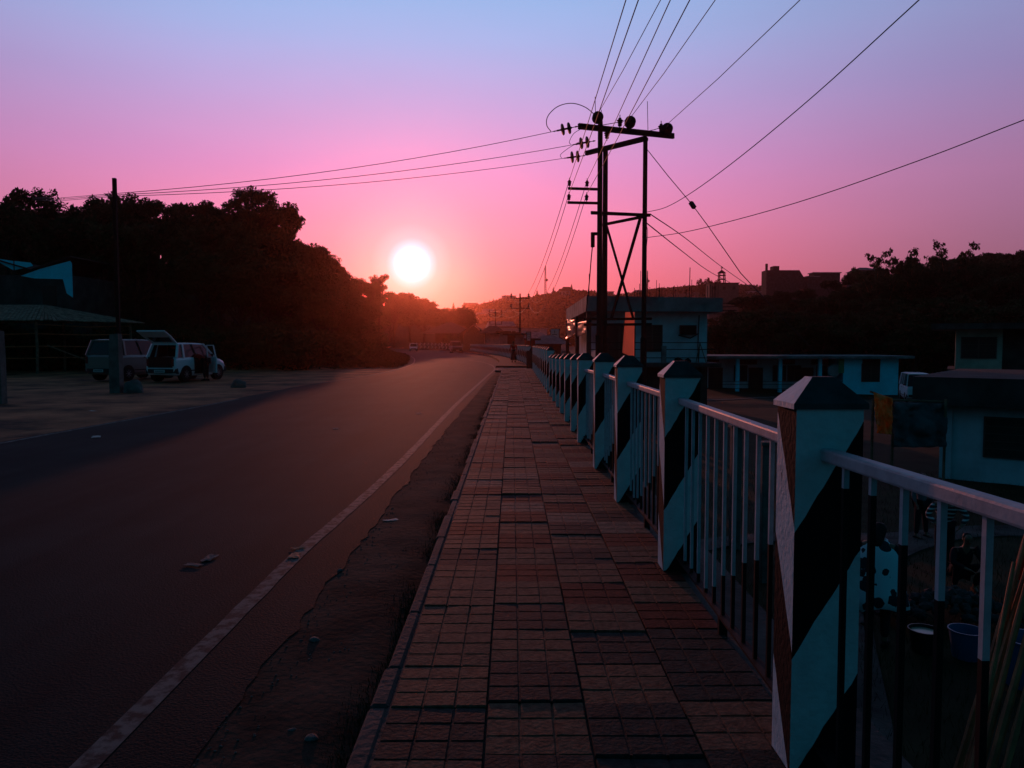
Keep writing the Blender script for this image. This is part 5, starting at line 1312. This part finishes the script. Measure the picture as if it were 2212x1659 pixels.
mb.build('frame', M['steel'], tw); mb = MB(); mb.lathe((0,0,4.3),(0,0,1),[(0,1.9),(.3,1.5),(1.0,.6),(1.3,.15)],10); mb.build('roof', M['steel'], tw)
mb = MB(); mb.box(-.12,.12,-.12,.12,5.5,7.2); mb.box(-.5,.5,-.11,.11,6.3,6.55); mb.build('cross', M['steel'], tw)
def mast(px, y0, y1, Y, label):
    a = at(px, y0, Y); b = at(px, y1, Y); z0 = min(b.z, G(a.x,Y)); root = empty('lattice_mast', (a.x, Y, z0), 0, label, 'mast'); H = a.z-z0; w_ = H*.035
    mb = MB()
    for sx, sy in ((-1,-1),(1,-1),(0,1)): mb.bar((sx*w_,sy*w_,0),(sx*w_*.35,sy*w_*.35,H),.28)
    for k in range(14):
        t = k/14; q = w_*(1-.65*t); q2 = w_*(1-.65*(t+1/14)); mb.bar((-q,-q,H*t),(q2,-q2,H*(t+1/14)),.14); mb.bar((q,-q,H*t),(0,q2,H*(t+1/14)),.14)
    mb.build('frame', M['tin_grey'], root); mb = MB(); mb.lathe((w_,-w_,H*.6),(0,-1,0),[(0,.8),(.3,1.0),(.4,.6)],12); mb.build('dish', M['tin_grey'], root)
mast(1178, 575, 650, 560, 'thin lattice mast on the far ridge between the roadside pole and the big poles')
mast(1398.5, 585, 640, 600, 'thin lattice mast on the far ridge seen just right of the right pole')
for px, yt, lab in ((1529,606,'umbrella shaped tree, left of two on the far ridge'),(1557-22,604,'umbrella shaped tree, right of two on the far ridge'),):
    Y = 420; p = at(px-2 if px == 1529 else 1544, yt, Y); t = get_tree('spread', 8); z = G(p.x, Y); h = max(6, p.z-z); t.location = (p.x, Y, z-.2); t.scale = (h/7*.55,h/7*.55,h/7); tag(t, lab, 'tree'); 
    if 'group' in t: del t['group']
M['shedroof'] = mat('dull_shed_roof', (.10,.12,.13), .85, .1, nscale=1.2, var=.4)
# roadside shacks along the far railing
def shack(px0, px1, ye, Y, m, roof, label, yb=None):
    return block('roadside_shack', px0, px1, ye, Y, label, m, 6, roof, 0, cat='shack')
shack(940, 1000, 719, 172, 'tin_dark', hip(2.4, 3.0, 'tin_dark', .4), 'dark open shack with a low wide roof behind the jeep')
shack(1000, 1046, 722, 140, 'wood', gable_front(1.9, 1.2), 'brown shack with a triangular plank gable above the far railing')
shack(1050, 1078, 719, 112, 'pinkwall', hip(1.1, 1.2, 'tin', .2), 'pale walled shack under a rusty roof behind the far railing')
shack(1080, 1096, 720, 100, 'pinkwall', flat(.5,.3,'tin'), 'narrow pale pink booth between two rusty roofed shacks')
shack(1096, 1112, 723, 92, 'redwall', flat(.6,.3,'tin'), 'red walled booth left of the grey-blue shack')
shack(1114, 1132, 724, 82, 'tin_grey', flat(.7,.2,'tin_dark'), 'grey-blue tin shack behind the red-topped pedestrian')
shack(1136, 1156, 735, 84, 'redwall', flat(.6,.2,'tin'), 'low red stall right of the grey-blue tin shack')
shack(1160, 1212, 741, 96, 'tin_dark', hip(1.0, 1.2, 'shedroof', .25), 'wide low shed with a pale blue hipped roof left of the porch house')
for k, (px, ye) in enumerate(((1052,721),(1066,722),(1083,724),(1090,722))):
    pass
# signs
def signboard(px0, px1, y0, y1, Y, label, big):
    a = at(px0,y0,Y); b = at(px1,y1,Y); gz_ = G(a.x,Y); root = empty('sign_board', ((a.x+b.x)/2, Y, gz_), 0, label, 'sign'); w_ = (b.x-a.x)/2; zt_, zb2 = a.z-gz_, b.z-gz_
    mb = MB(); mb.box(-w_,w_,-.03,.03,zb2,zt_); mb.build('panel', M['sign'], root)
    mb = MB(); 
    for sx in (-1,1): mb.box(sx*w_-.05,sx*w_+.05,-.05,.05,-.3,zt_+.06)
    mb.box(-w_,w_,-.045,.045,zt_+.002,zt_+.07); mb.build('frame', M['signdk'], root)
    h = zt_-zb2; mb = MB()
    if big:
        mb.box(-.10*w_,.02*w_,-.05,-.035,zb2+h*.50,zb2+h*.86); mb.box(-.62*w_,.5*w_,-.05,-.035,zb2+h*.34,zb2+h*.42); 
    else:
        for i, x in enumerate((-.6,-.35,-.1,.15,.4)): mb.box((x)*w_,(x+.16)*w_,-.05,-.035,zb2+h*.86,zb2+h*.92)
        for i, x in enumerate((-.7,-.45,-.2,.05,.3,.55)): mb.box((x)*w_,(x+.16)*w_,-.05,-.035,zb2+h*.72,zb2+h*.79)
        mb.box(.18*w_,.36*w_,-.05,-.035,zb2+h*.22,zb2+h*.58); mb.box(-.12*w_,.2*w_,-.05,-.035,zb2+h*.22,zb2+h*.30); mb.box(.02*w_,.2*w_,-.05,-.035,zb2+h*.45,zb2+h*.58)
    mb.build('lettering', M['signdk'], root)
signboard(1137.5, 1146.5, 718, 736, 78, 'small upright white sign with dark hook-shaped mark above the railing', False)
signboard(1189, 1208, 711, 730, 105, 'larger dim sign with a vertical stroke behind the pale blue shed roof', True)
mb = MB(); mb.box(-.5,.5,-.3,.3,0,.9); mb.box(-.55,.55,-.35,.35,.92,1.0); o = mb.build('stall_counter', M['tin_grey']); p = at(1221,757,66); o.location = (p.x,66,G(p.x,66)); o.scale = (.6,.8,(p.z-G(p.x,66)));
o.data.name = 'stall_counter'; tag(o, 'small pale counter box just behind the distant striped posts', 'counter')
# town houses on the hazy slopes
rh = random.Random(12); HP = []
while len(HP) < 66:
    Y = rh.choice([205,235,270,310,360,420,480,540])*rh.uniform(.94,1.06); px = rh.uniform(1000, 1640); x = (px-CX)/FPX*Y
    if Y < 240 and not (1035 < px < 1215): continue
    HP.append((x, Y))
for i, (x, Y) in enumerate(HP):
    W_ = rh.uniform(5,10); H = rh.choice([3,3.4,5.8]); D = 7; zg = G(x,Y)
    root = empty('hillside_house', (x, Y, zg-.5), rh.uniform(-.5,.5), 'tiny hazy house on the far hillside between the wood and the porch house', 'house', 'houses on the far hillside')
    mb = MB(); mb.box(-W_/2,W_/2,0,D,-2,H); mb.build('wall', M['farwall' if i % 3 else 'farwall2'], root)
    rf = MB(); 
    if i % 2: rf.add([(-W_/2-.6,-.6,H),(W_/2+.6,-.6,H),(W_/2+.6,D+.6,H),(-W_/2-.6,D+.6,H),(-W_/2,D/2,H+1.8),(W_/2,D/2,H+1.8)], [(0,1,5,4),(2,3,4,5),(1,2,5),(3,0,4),(3,2,1,0)])
    else: rf.box(-W_/2-.4,W_/2+.4,-.4,D+.4,H+.003,H+.3)
    rf.build('roof', M['tin' if i % 4 < 2 else 'tin_grey'], root)
    for k in range(3):
        w1 = MB(); xx = -W_/2+(k+.5)*W_/3; w1.box(xx-.5,xx+.5,-.05,-.005,H-2.1,H-.9); w1.build('window', M['shutter'], root)
# ------------------------------------------------------------------ people
def skin_graph(name, nodes, edges, m, parent=None, sub=1, root=0):
    """ nodes: [(x,y,z,rx[,ry])]; grows one continuous surface """
    me = bpy.data.meshes.new(name+'_g'); me.from_pydata([n[:3] for n in nodes], edges, []); o = bpy.data.objects.new(name+'_g', me); COL.objects.link(o)
    sk = o.modifiers.new('s','SKIN'); sv = me.skin_vertices[0].data
    for i, n in enumerate(nodes): sv[i].radius = (n[3], n[4] if len(n) > 4 else n[3]); sv[i].use_root = (i == root)
    sk.use_smooth_shade = True; sk.branch_smoothing = .6
    if sub: s = o.modifiers.new('u','SUBSURF'); s.levels = s.render_levels = sub
    dg = bpy.context.evaluated_depsgraph_get(); dg.update(); nm = bpy.data.meshes.new_from_object(o.evaluated_get(dg))
    bpy.data.objects.remove(o); nm.name = name; nm.materials.clear(); nm.materials.append(m)
    r_ = bpy.data.objects.new(name, nm); COL.objects.link(r_)
    for p in nm.polygons: p.use_smooth = True
    if parent: r_.parent = parent
    return r_
def person(label, loc_, rz_, h, J, top, bottom, hair_len=.12, sleeves=True, skirt=False, extra=None):
    """ J: joint dict in metres for a 1.7 m figure, +y = facing """
    root = empty('person', loc_, rz_, label, 'person'); s = h/1.7; V = Vector
    D = dict(pelvis=(0,0,.93), waist=(0,0,1.08), chest=(0,0,1.28), neck=(0,0,1.43), head=(0,.02,1.58),
             sl=(-.19,0,1.38), el=(-.24,-.02,1.10), wl=(-.25,.08,.86), sr=(.19,0,1.38), er=(.24,-.02,1.10), wr=(.25,.08,.86),
             hl=(-.09,0,.90), kl=(-.10,.02,.49), al=(-.10,-.02,.08), hr=(.09,0,.90), kr=(.10,.02,.49), ar=(.10,-.02,.08))
    D.update(J or {}); D = {k: V(v)*s for k, v in D.items()}
    nodes = []; idx = {}; E = []
    def nd(k, p, rx, ry=None): idx[k] = len(nodes); nodes.append((p.x,p.y,p.z,rx*s,(ry or rx)*s)); return idx[k]
    nd('pelvis', D['pelvis'], .145, .11); nd('waist', D['waist'], .125, .095); nd('chest', D['chest'], .15, .11); nd('neck', D['neck'], .055)
    hd = (D['head']-D['neck']).normalized(); nd('jaw', D['neck'].lerp(D['head'],.45), .058); nd('head', D['head'], .078, .088); nd('crown', D['head']+hd*.075*s, .06, .066)
    E += [(0,1),(1,2),(2,3),(3,4),(4,5),(5,6)]
    for q in 'lr':
        a = nd('s'+q, D['s'+q], .062); b = nd('e'+q, D['e'+q], .040); c = nd('w'+q, D['w'+q], .026); E += [(2,a),(a,b),(b,c)]
        d = (D['w'+q]-D['e'+q]).normalized(); sx = -1 if q == 'l' else 1; side = d.cross(V((0,1,.2))).normalized(); f_ = d.cross(side).normalized()
        pm = nd('p'+q, D['w'+q]+d*.06*s, .030, .016); E.append((c,pm))
        for k in range(4):
            b0_ = D['w'+q]+d*.09*s+f_*(k-1.5)*.019*s; ln_ = (.034,.040,.037,.028)[k]*s
            n1 = nd('f', b0_, .0095); n2 = nd('f', b0_+d*ln_+side*.004*s, .0085); n3 = nd('f', b0_+d*ln_*1.8+side*.016*s, .007); E += [(pm,n1),(n1,n2),(n2,n3)]
        n1 = nd('t', D['w'+q]+d*.05*s+f_*-.034*s, .010); n2 = nd('t', D['w'+q]+d*.085*s+f_*-.046*s, .008); E += [(pm,n1),(n1,n2)]
        h_ = nd('h'+q, D['h'+q], .095); k_ = nd('k'+q, D['k'+q], .058); a_ = nd('a'+q, D['a'+q], .036); t_ = nd('o'+q, D['a'+q]+V((0,.15,-.045))*s, .032,.022); E += [(0,h_),(h_,k_),(k_,a_),(a_,t_)]
    body = skin_graph('body', nodes, E, M['skin'], root, 1)
    # face
    fc = MB(); fw = V((0,1,0)) - hd*hd.dot(V((0,1,0))); fw.normalize(); rt = fw.cross(hd).normalized(); H0 = D['head']
    fc.lathe(H0+fw*.075*s-hd*.015*s, fw, [(0,.012*s),(.012*s,.012*s),(.026*s,.005*s)], 8, M['skin'])
    for q in (-1,1):
        fc.lathe(H0+fw*.074*s+rt*q*.030*s+hd*.010*s, fw, [(0,.010*s),(.008*s,.008*s),(.010*s,.003*s)], 8, M['hair'])
        fc.lathe(H0+rt*q*.070*s-hd*.008*s, rt*q, [(0,.010*s),(.010*s,.024*s),(.018*s,.018*s)], 8, M['skin'])
    a = H0+fw*.078*s-hd*.048*s; fc.bar(a-rt*.020*s, a+rt*.020*s, .006*s, .006*s, M['redcloth']); fc.build('face', None, root)
    # hair
    kh = 1.05 if hair_len < .15 else 1.28
    hn = [(p.x,p.y,p.z,r1*s*kh,r2*s*kh) for p, r1, r2 in ((H0+hd*.055*s-fw*.012*s,.086,.090),(H0+hd*.01*s-fw*.045*s,.082,.072),(H0-hd*(.05+hair_len*.3)*s-fw*.055*s,.066,.05),(H0-hd*(.06+hair_len)*s-fw*.06*s,.04,.03))]
    skin_graph('hair', hn, [(0,1),(1,2),(2,3)], M['hair'], root, 1)
    # clothes
    tn = [(*(D['pelvis']+(D['waist']-D['pelvis'])*.1),.165*s,.13*s),(*D['waist'],.148*s,.118*s),(*D['chest'],.170*s,.130*s),(*D['neck'].lerp(D['chest'],.25),.080*s,.075*s)]; te = [(0,1),(1,2),(2,3)]
    for q in 'lr':
        i0 = len(tn); tn.append((*D['s'+q],.080*s,.080*s)); tn.append((*D['e'+q],.058*s,.058*s)); te += [(2,i0),(i0,i0+1)]
        if sleeves: tn.append((*D['e'+q].lerp(D['w'+q],.85),.042*s,.042*s)); te.append((i0+1,i0+2))
    skin_graph('shirt', tn, te, top, root, 1, 1)
    if skirt:
        b = MB(); rings = []
        for t, r_ in ((0,.16),(.25,.19),(.6,.22),(1,.26)):
            z_ = D['pelvis'].z+.05*s-(D['pelvis'].z-.14*s)*t; rings.append([(D['pelvis'].x+math.cos(k*math.pi/9)*r_*s*(1+.07*math.sin(k*2.1)*t), D['pelvis'].y+math.sin(k*math.pi/9)*r_*.85*s, z_) for k in range(18)])
        b.loft(rings); fixn(b.build('skirt', bottom, root, True))
    else:
        ln = [(*D['pelvis'],.160*s,.128*s)]; le = []
        for q in 'lr':
            i0 = len(ln); ln += [(*D['h'+q],.108*s,.108*s),(*D['k'+q],.074*s,.074*s),(*D['k'+q].lerp(D['a'+q],.9),.055*s,.055*s)]; le += [(0,i0),(i0,i0+1),(i0+1,i0+2)]
        skin_graph('trousers', ln, le, bottom, root, 1)
    sh_ = MB()
    for q in 'lr':
        a = D['a'+q]; sh_.loft([[(a.x-w_*s,a.y+y_*s,a.z-.08*s),(a.x+w_*s,a.y+y_*s,a.z-.08*s),(a.x+w_*.85*s,a.y+y_*s,a.z-.08*s+h_*s),(a.x-w_*.85*s,a.y+y_*s,a.z-.08*s+h_*s)] for y_, w_, h_ in ((-.07,.036,.07),(0,.045,.085),(.10,.048,.06),(.19,.040,.04),(.215,.02,.02))])
    fixn(sh_.build('shoes', M['black'], root)); return root
# pedestrian, walking away with a red top and a long dark skirt
person('person in red top and dark skirt walking on the far footpath by the curved railing', (.12, 56, -.01), R(12), 1.6,
       dict(kl=(-.08,.10,.50), al=(-.08,.14,.09), kr=(.09,.02,.50), ar=(.09,-.20,.10), wl=(-.26,.16,.9), wr=(.24,-.04,.84)), M['redcloth'], M['darkcloth'], .18, skirt=True)
# person leaning into the hatchback
hd_ = R(14); cx_, cy_ = WH.location.x, WH.location.y
def cl(x, y): return (cx_ + x*math.cos(hd_) + y*math.sin(hd_), cy_ - x*math.sin(hd_) + y*math.cos(hd_))
q_ = cl(1.12, -.30)
person('person in a bright red shirt bending into the open side door of the white hatchback', (q_[0], q_[1], G(*q_)), R(90)-hd_+R(0), 1.62,
       dict(pelvis=(0,0,.90), waist=(0,.16,.98), chest=(0,.36,1.12), neck=(0,.50,1.20), head=(0,.62,1.20), sl=(-.18,.40,1.14), el=(-.2,.52,.90), wl=(-.16,.70,.80), sr=(.18,.40,1.14), er=(.2,.52,.90), wr=(.16,.70,.80)), M['redcloth'], M['darkcloth'], .03)
# woman in the floral cape, below the railing
x_, y_ = 4.62, 9.5; gz_ = G(x_, y_)
p_ = person('person in a loose white cape with dark flowers, below the nearest railing section', (x_, y_, gz_), R(-35), 1.60,
       dict(wl=(-.12,.26,1.05), wr=(.12,.26,1.05), el=(-.26,.08,1.10), er=(.26,.08,1.10), head=(0,.05,1.57)), M['darkcloth'], M['darkcloth'], .20)
cp = MB(); rings = []; rg_ = random.Random(4)
for t, rx, ry in ((0,.08,.075),(.05,.13,.10),(.14,.215,.135),(.3,.25,.17),(.55,.275,.20),(.8,.31,.225),(1,.345,.245)):
    z_ = 1.36-.88*t; rings.append([(math.cos(k*math.pi/16)*rx*(1+.06*math.sin(k*1.35+t)*t), math.sin(k*math.pi/16)*ry*(1+.06*math.cos(k*1.7)*t)+.02, z_+.03*math.sin(k*.8)*t+.05*math.cos(k*math.pi/16+.6)*t) for k in range(32)])
V_ = [p for r_ in rings for p in r_]; F_ = [(i*32+j, i*32+(j+1)%32, (i+1)*32+(j+1)%32, (i+1)*32+j) for i in range(6) for j in range(32)]
cp.add(V_, F_); o = cp.build('cape', M['floral'], p_, True); md = o.modifiers.new('t','SOLIDIFY'); md.thickness = .012
x_, y_ = 8.02, 14.8
person('person in a plain grey sweater and dark trousers standing farthest back in the low yard', (x_, y_, G(x_, y_)), R(200), 1.32,
       dict(kl=(-.13,.0,.49), al=(-.17,0,.08), kr=(.13,.0,.49), ar=(.17,0,.08), er=(.32,.02,1.12), wr=(.34,.14,.93)), M['greycloth'], M['darkcloth'], .03)
x_, y_ = 7.28, 12.7
person('person in a dark top with pale striped sleeves leaning forward in the low yard', (x_, y_, G(x_, y_)), R(160), 1.48,
       dict(chest=(0,.10,1.26), neck=(0,.18,1.38), head=(0,.26,1.50), sl=(-.2,.12,1.34), sr=(.2,.12,1.34), el=(-.34,.20,1.12), er=(.34,.20,1.12), wl=(-.2,.38,.98), wr=(.2,.38,.98)), M['striped'], M['darkcloth'], .04)
x_, y_ = 7.0, 11.7
person('person in dark clothes crouching low in the yard, face turned toward the railing', (x_, y_, G(x_, y_)), R(170), 1.5,
       dict(pelvis=(0,-.12,.30), waist=(0,-.08,.46), chest=(0,.06,.66), neck=(0,.14,.82), head=(0,.20,.96), sl=(-.18,.08,.74), el=(-.26,.28,.55), wl=(-.10,.48,.50), sr=(.18,.08,.74), er=(.26,.28,.55), wr=(.10,.48,.50), hl=(-.1,-.1,.30), kl=(-.20,.30,.52), al=(-.16,.10,.08), hr=(.1,-.1,.30), kr=(.20,.30,.52), ar=(.16,.10,.08)), M['darkcloth'], M['darkcloth'], .03)
# buckets, tubs
def bucket(x, y, r, h, m, label, fill=None, handle=True, nm='bucket'):
    root = empty(nm, (x, y, G(x,y)), 0, label, nm); b = MB(); b.lathe((0,0,0),(0,0,1),[(0,r*.74),(h*.96,r*.97),(h*.965,r*1.04),(h,r*1.04),(h,r*.96),(h*.1,r*.72)],26); b.build('shell', m, root, False)
    if fill: f_ = MB(); f_.lathe((0,0,h*.86),(0,0,1),[(0,r*.90),(.004,r*.90)],26); f_.build('contents', fill, root)
    if handle: t_ = MB(); t_.tube([(math.cos(k*math.pi/12)*r*1.02, .10, h+math.sin(k*math.pi/12)*r*.85) for k in range(13)], .006, 5); t_.build('handle', M['steel'], root)
bucket(5.12, 9.3, .185, .30, M['blacktub'], 'black bucket filled with pale milky water below the nearest railing section', M['milk'])
bucket(5.55, 9.15, .20, .36, M['bluetub'], 'blue plastic tub right of the black bucket', None, False, 'tub')
bucket(5.75, 8.35, .27, .55, M['bluetub'], 'largest blue plastic bin, partly behind the leaning bamboo poles', None, False, 'tub')
rr_ = random.Random(2)
mb = MB()
bm = bmesh.new()
for i in range(220):
    a, q = rr_.uniform(0,6.28), abs(rr_.gauss(0,.5)); x, y = math.cos(a)*q*1.3, math.sin(a)*q*.8; s_ = rr_.uniform(.04,.12)
    mt = Matrix.Translation((x,y,max(.02,.42*math.exp(-q*q*2.2)-.03))) @ Matrix.Rotation(rr_.uniform(0,6),4,(rr_.random(),rr_.random(),1)) @ Matrix.Diagonal((s_,s_*.8,s_*.6,1)); bmesh.ops.create_icosphere(bm, subdivisions=1, radius=1, matrix=mt)
me = bpy.data.meshes.new('rubble_heap'); bm.to_mesh(me); bm.free(); me.materials.append(M['rubble']); o = bpy.data.objects.new('rubble_heap', me); COL.objects.link(o); o.location = (6.0, 10.3, G(6,10.3)); tag(o, 'heap of grey rubble between the crouching person and the buckets', 'rubble', kind='stuff')
for i, (xb_, xt_, yt_, r_) in enumerate(((2068,2196,1225,.026),(2088,2212,1190,.022),(2104,2225,1230,.028),(2130,2238,1200,.024),(2152,2262,1215,.029),(2176,2275,1240,.023),(2098,2172,1290,.018))):
    a = at(xb_, 1640, 4.7-.06*i); b = at(xt_, yt_, 5.3-.05*i); d = (b-a); g_ = G(a.x,a.y); a2 = a - d*((a.z-g_)/d.z); b2 = b + d*(.25+.05*(i%3)); mb = MB(); pts = []; rad = []
    n_ = 16
    for k in range(n_+1):
        t = k/n_; p = a2.lerp(b2,t); p.x += .02*math.sin(t*3+i); pts += [p]; rad.append(r_*(1.18 if k % 3 == 0 else 1)*(1-.3*t))
    mb.tube(pts, rad, 8); o = mb.build('bamboo_pole', M['bamboo'], None, False)
    tag(o, ['leftmost of the bamboo poles leaning at the lower right corner','second bamboo pole from the left in the leaning bundle','third bamboo pole from the left in the leaning bundle','fourth bamboo pole from the left in the leaning bundle','fifth bamboo pole from the left in the leaning bundle','rightmost bamboo pole of the leaning bundle','thin short bamboo pole lying across the leaning bundle'][i], 'bamboo pole', 'bamboo poles leaning at the lower right')
mb = MB(); a = at(2196,1250,5.28); mb.tube([a, a+Vector((.03,0,.09)), a+Vector((.05,.01,.17))], [.03,.036,.022], 8); o = mb.build('red_rag', M['redcloth']); tag(o, 'small red rag tied round the top of the leaning bamboo poles', 'rag')
# ------------------------------------------------------------------ litter and stones
def crumple(name, x, y, z, s, m, label, cat, seed, asp=.5, thick=.09):
    bm = bmesh.new(); bmesh.ops.create_grid(bm, x_segments=9, y_segments=7, size=1)
    for v in bm.verts:
        n_ = mnoise.noise(v.co*1.6+Vector((seed,0,0))); k = 1+.5*mnoise.noise(Vector((math.atan2(v.co.y,v.co.x)*1.2, seed, 0)))
        v.co = Vector((v.co.x*k, v.co.y*asp*k, thick*(.5+n_)*(1-.4*v.co.length)))*s
    me = bpy.data.meshes.new(name); bm.to_mesh(me); bm.free(); me.materials.append(M[m]); o = bpy.data.objects.new(name, me); COL.objects.link(o); o.location = (x, y, z); o.rotation_euler = (0,0,seed*1.7); md = o.modifiers.new('t','SOLIDIFY'); md.thickness = .003
    return tag(o, label, cat)
def onroad(px, py, z=-.19):
    v = (CY-py)/FPX; u = (px-CX)/FPX; dy = math.cos(PITCH)+v*math.sin(PITCH); dz = -math.sin(PITCH)+v*math.cos(PITCH); s_ = (z-EYE)/dz; return u*s_, dy*s_
for px, py, s_, m_, lab in ((645,1185,.05,'litter_b','upper of two scraps of orange-brown leaf beside the white road line'),(637,1201,.075,'litter_b','lower and larger orange-brown leaf scrap touching the white road line'),
        (452,1206,.08,'stone','flat grey scrap on the asphalt, right one of two near the lower left'),(419,1221,.06,'stone','flat grey scrap on the asphalt, left one of two near the lower left'),
        (845,1122,.06,'litter','pale crumpled wrapper on the dirt shoulder right of the road line'),(1077,833,.22,'litter','pale crumpled bag in the dirt gutter near the end of the footpath'),
        (199,888,.10,'litter','white crumpled scrap on the bare yard at the left'),(208,944,.13,'litter','pale scrap lying at the left edge of the road'),
        (725,926,.05,'litter','tiny pale scrap in the middle of the road'),(905,893,.06,'litter','tiny pale scrap on the warm lit part of the road')):
    x, y = onroad(px, py, -.195); crumple('litter', x, y, -.19 if px < 700 or px in (725,905) else -.2, s_, m_, lab, 'litter', px*.37)
for px, py, s_, lab in ((680,1383,.028,'dark stone on the dirt shoulder, upper of two'),(632,1580,.022,'small rounded pebble on the dirt shoulder near the bottom edge'),(672,1597,.030,'flat pale stone on the dirt shoulder near the bottom edge'),(735,1232,.02,'tiny stone at the ragged asphalt edge')):
    x, y = onroad(px, py, -.2); boulder(x, y, s_, lab, px*.11, -.205, .6)
x, y = onroad(870,1323,-.24); mb = MB(); mb.tube([(x-.07,y+.02,-.235),(x,y,-.215),(x+.05,y-.03,-.23)], .007, 6); mb.tube([(x,y,-.215),(x+.03,y-.08,-.235)], .005, 5); tag(mb.build('twig', M['bark']), 'dry twig lying in the gutter against the footpath edge', 'twig')
crumple('litter', x+.14, y-.03, -.22, .05, 'bluetub', 'bright blue wrapper caught against the footpath edge', 'litter', 4.2)
# loose grit over the shoulder
g_ = random.Random(8); bm = bmesh.new()
for i in range(1100):
    y = 1.4+14*g_.random()**1.8; x = g_.uniform(-1.25,-.6); s_ = g_.uniform(.003,.008); bmesh.ops.create_icosphere(bm, subdivisions=1, radius=1, matrix=Matrix.Translation((x,y,-.202-.045*sst(-.80,-.55,x))) @ Matrix.Diagonal((s_,s_*.8,s_*.6,1)))
me = bpy.data.meshes.new('gravel'); bm.to_mesh(me); bm.free(); me.materials.append(M['stone']); o = bpy.data.objects.new('gravel', me); COL.objects.link(o); tag(o, 'loose grit scattered along the dirt shoulder', 'gravel', kind='stuff')
# ------------------------------------------------------------------ haze
hz = MB(); hz.box(-790, 790, -170, 1010, -26, 82)
hm = bpy.data.materials.new('haze_air'); hm.use_nodes = True; n_ = hm.node_tree
n_.nodes.remove(n_.nodes['Principled BSDF']); pv = n_.nodes.new('ShaderNodeVolumePrincipled')
pv.inputs['Color'].default_value = (.90, .40, .28, 1); pv.inputs['Density'].default_value = .00022; pv.inputs['Anisotropy'].default_value = .92
n_.links.new(pv.outputs[0], n_.nodes['Material Output'].inputs['Volume'])
ho = hz.build('haze', hm); ho['kind'] = 'stuff'
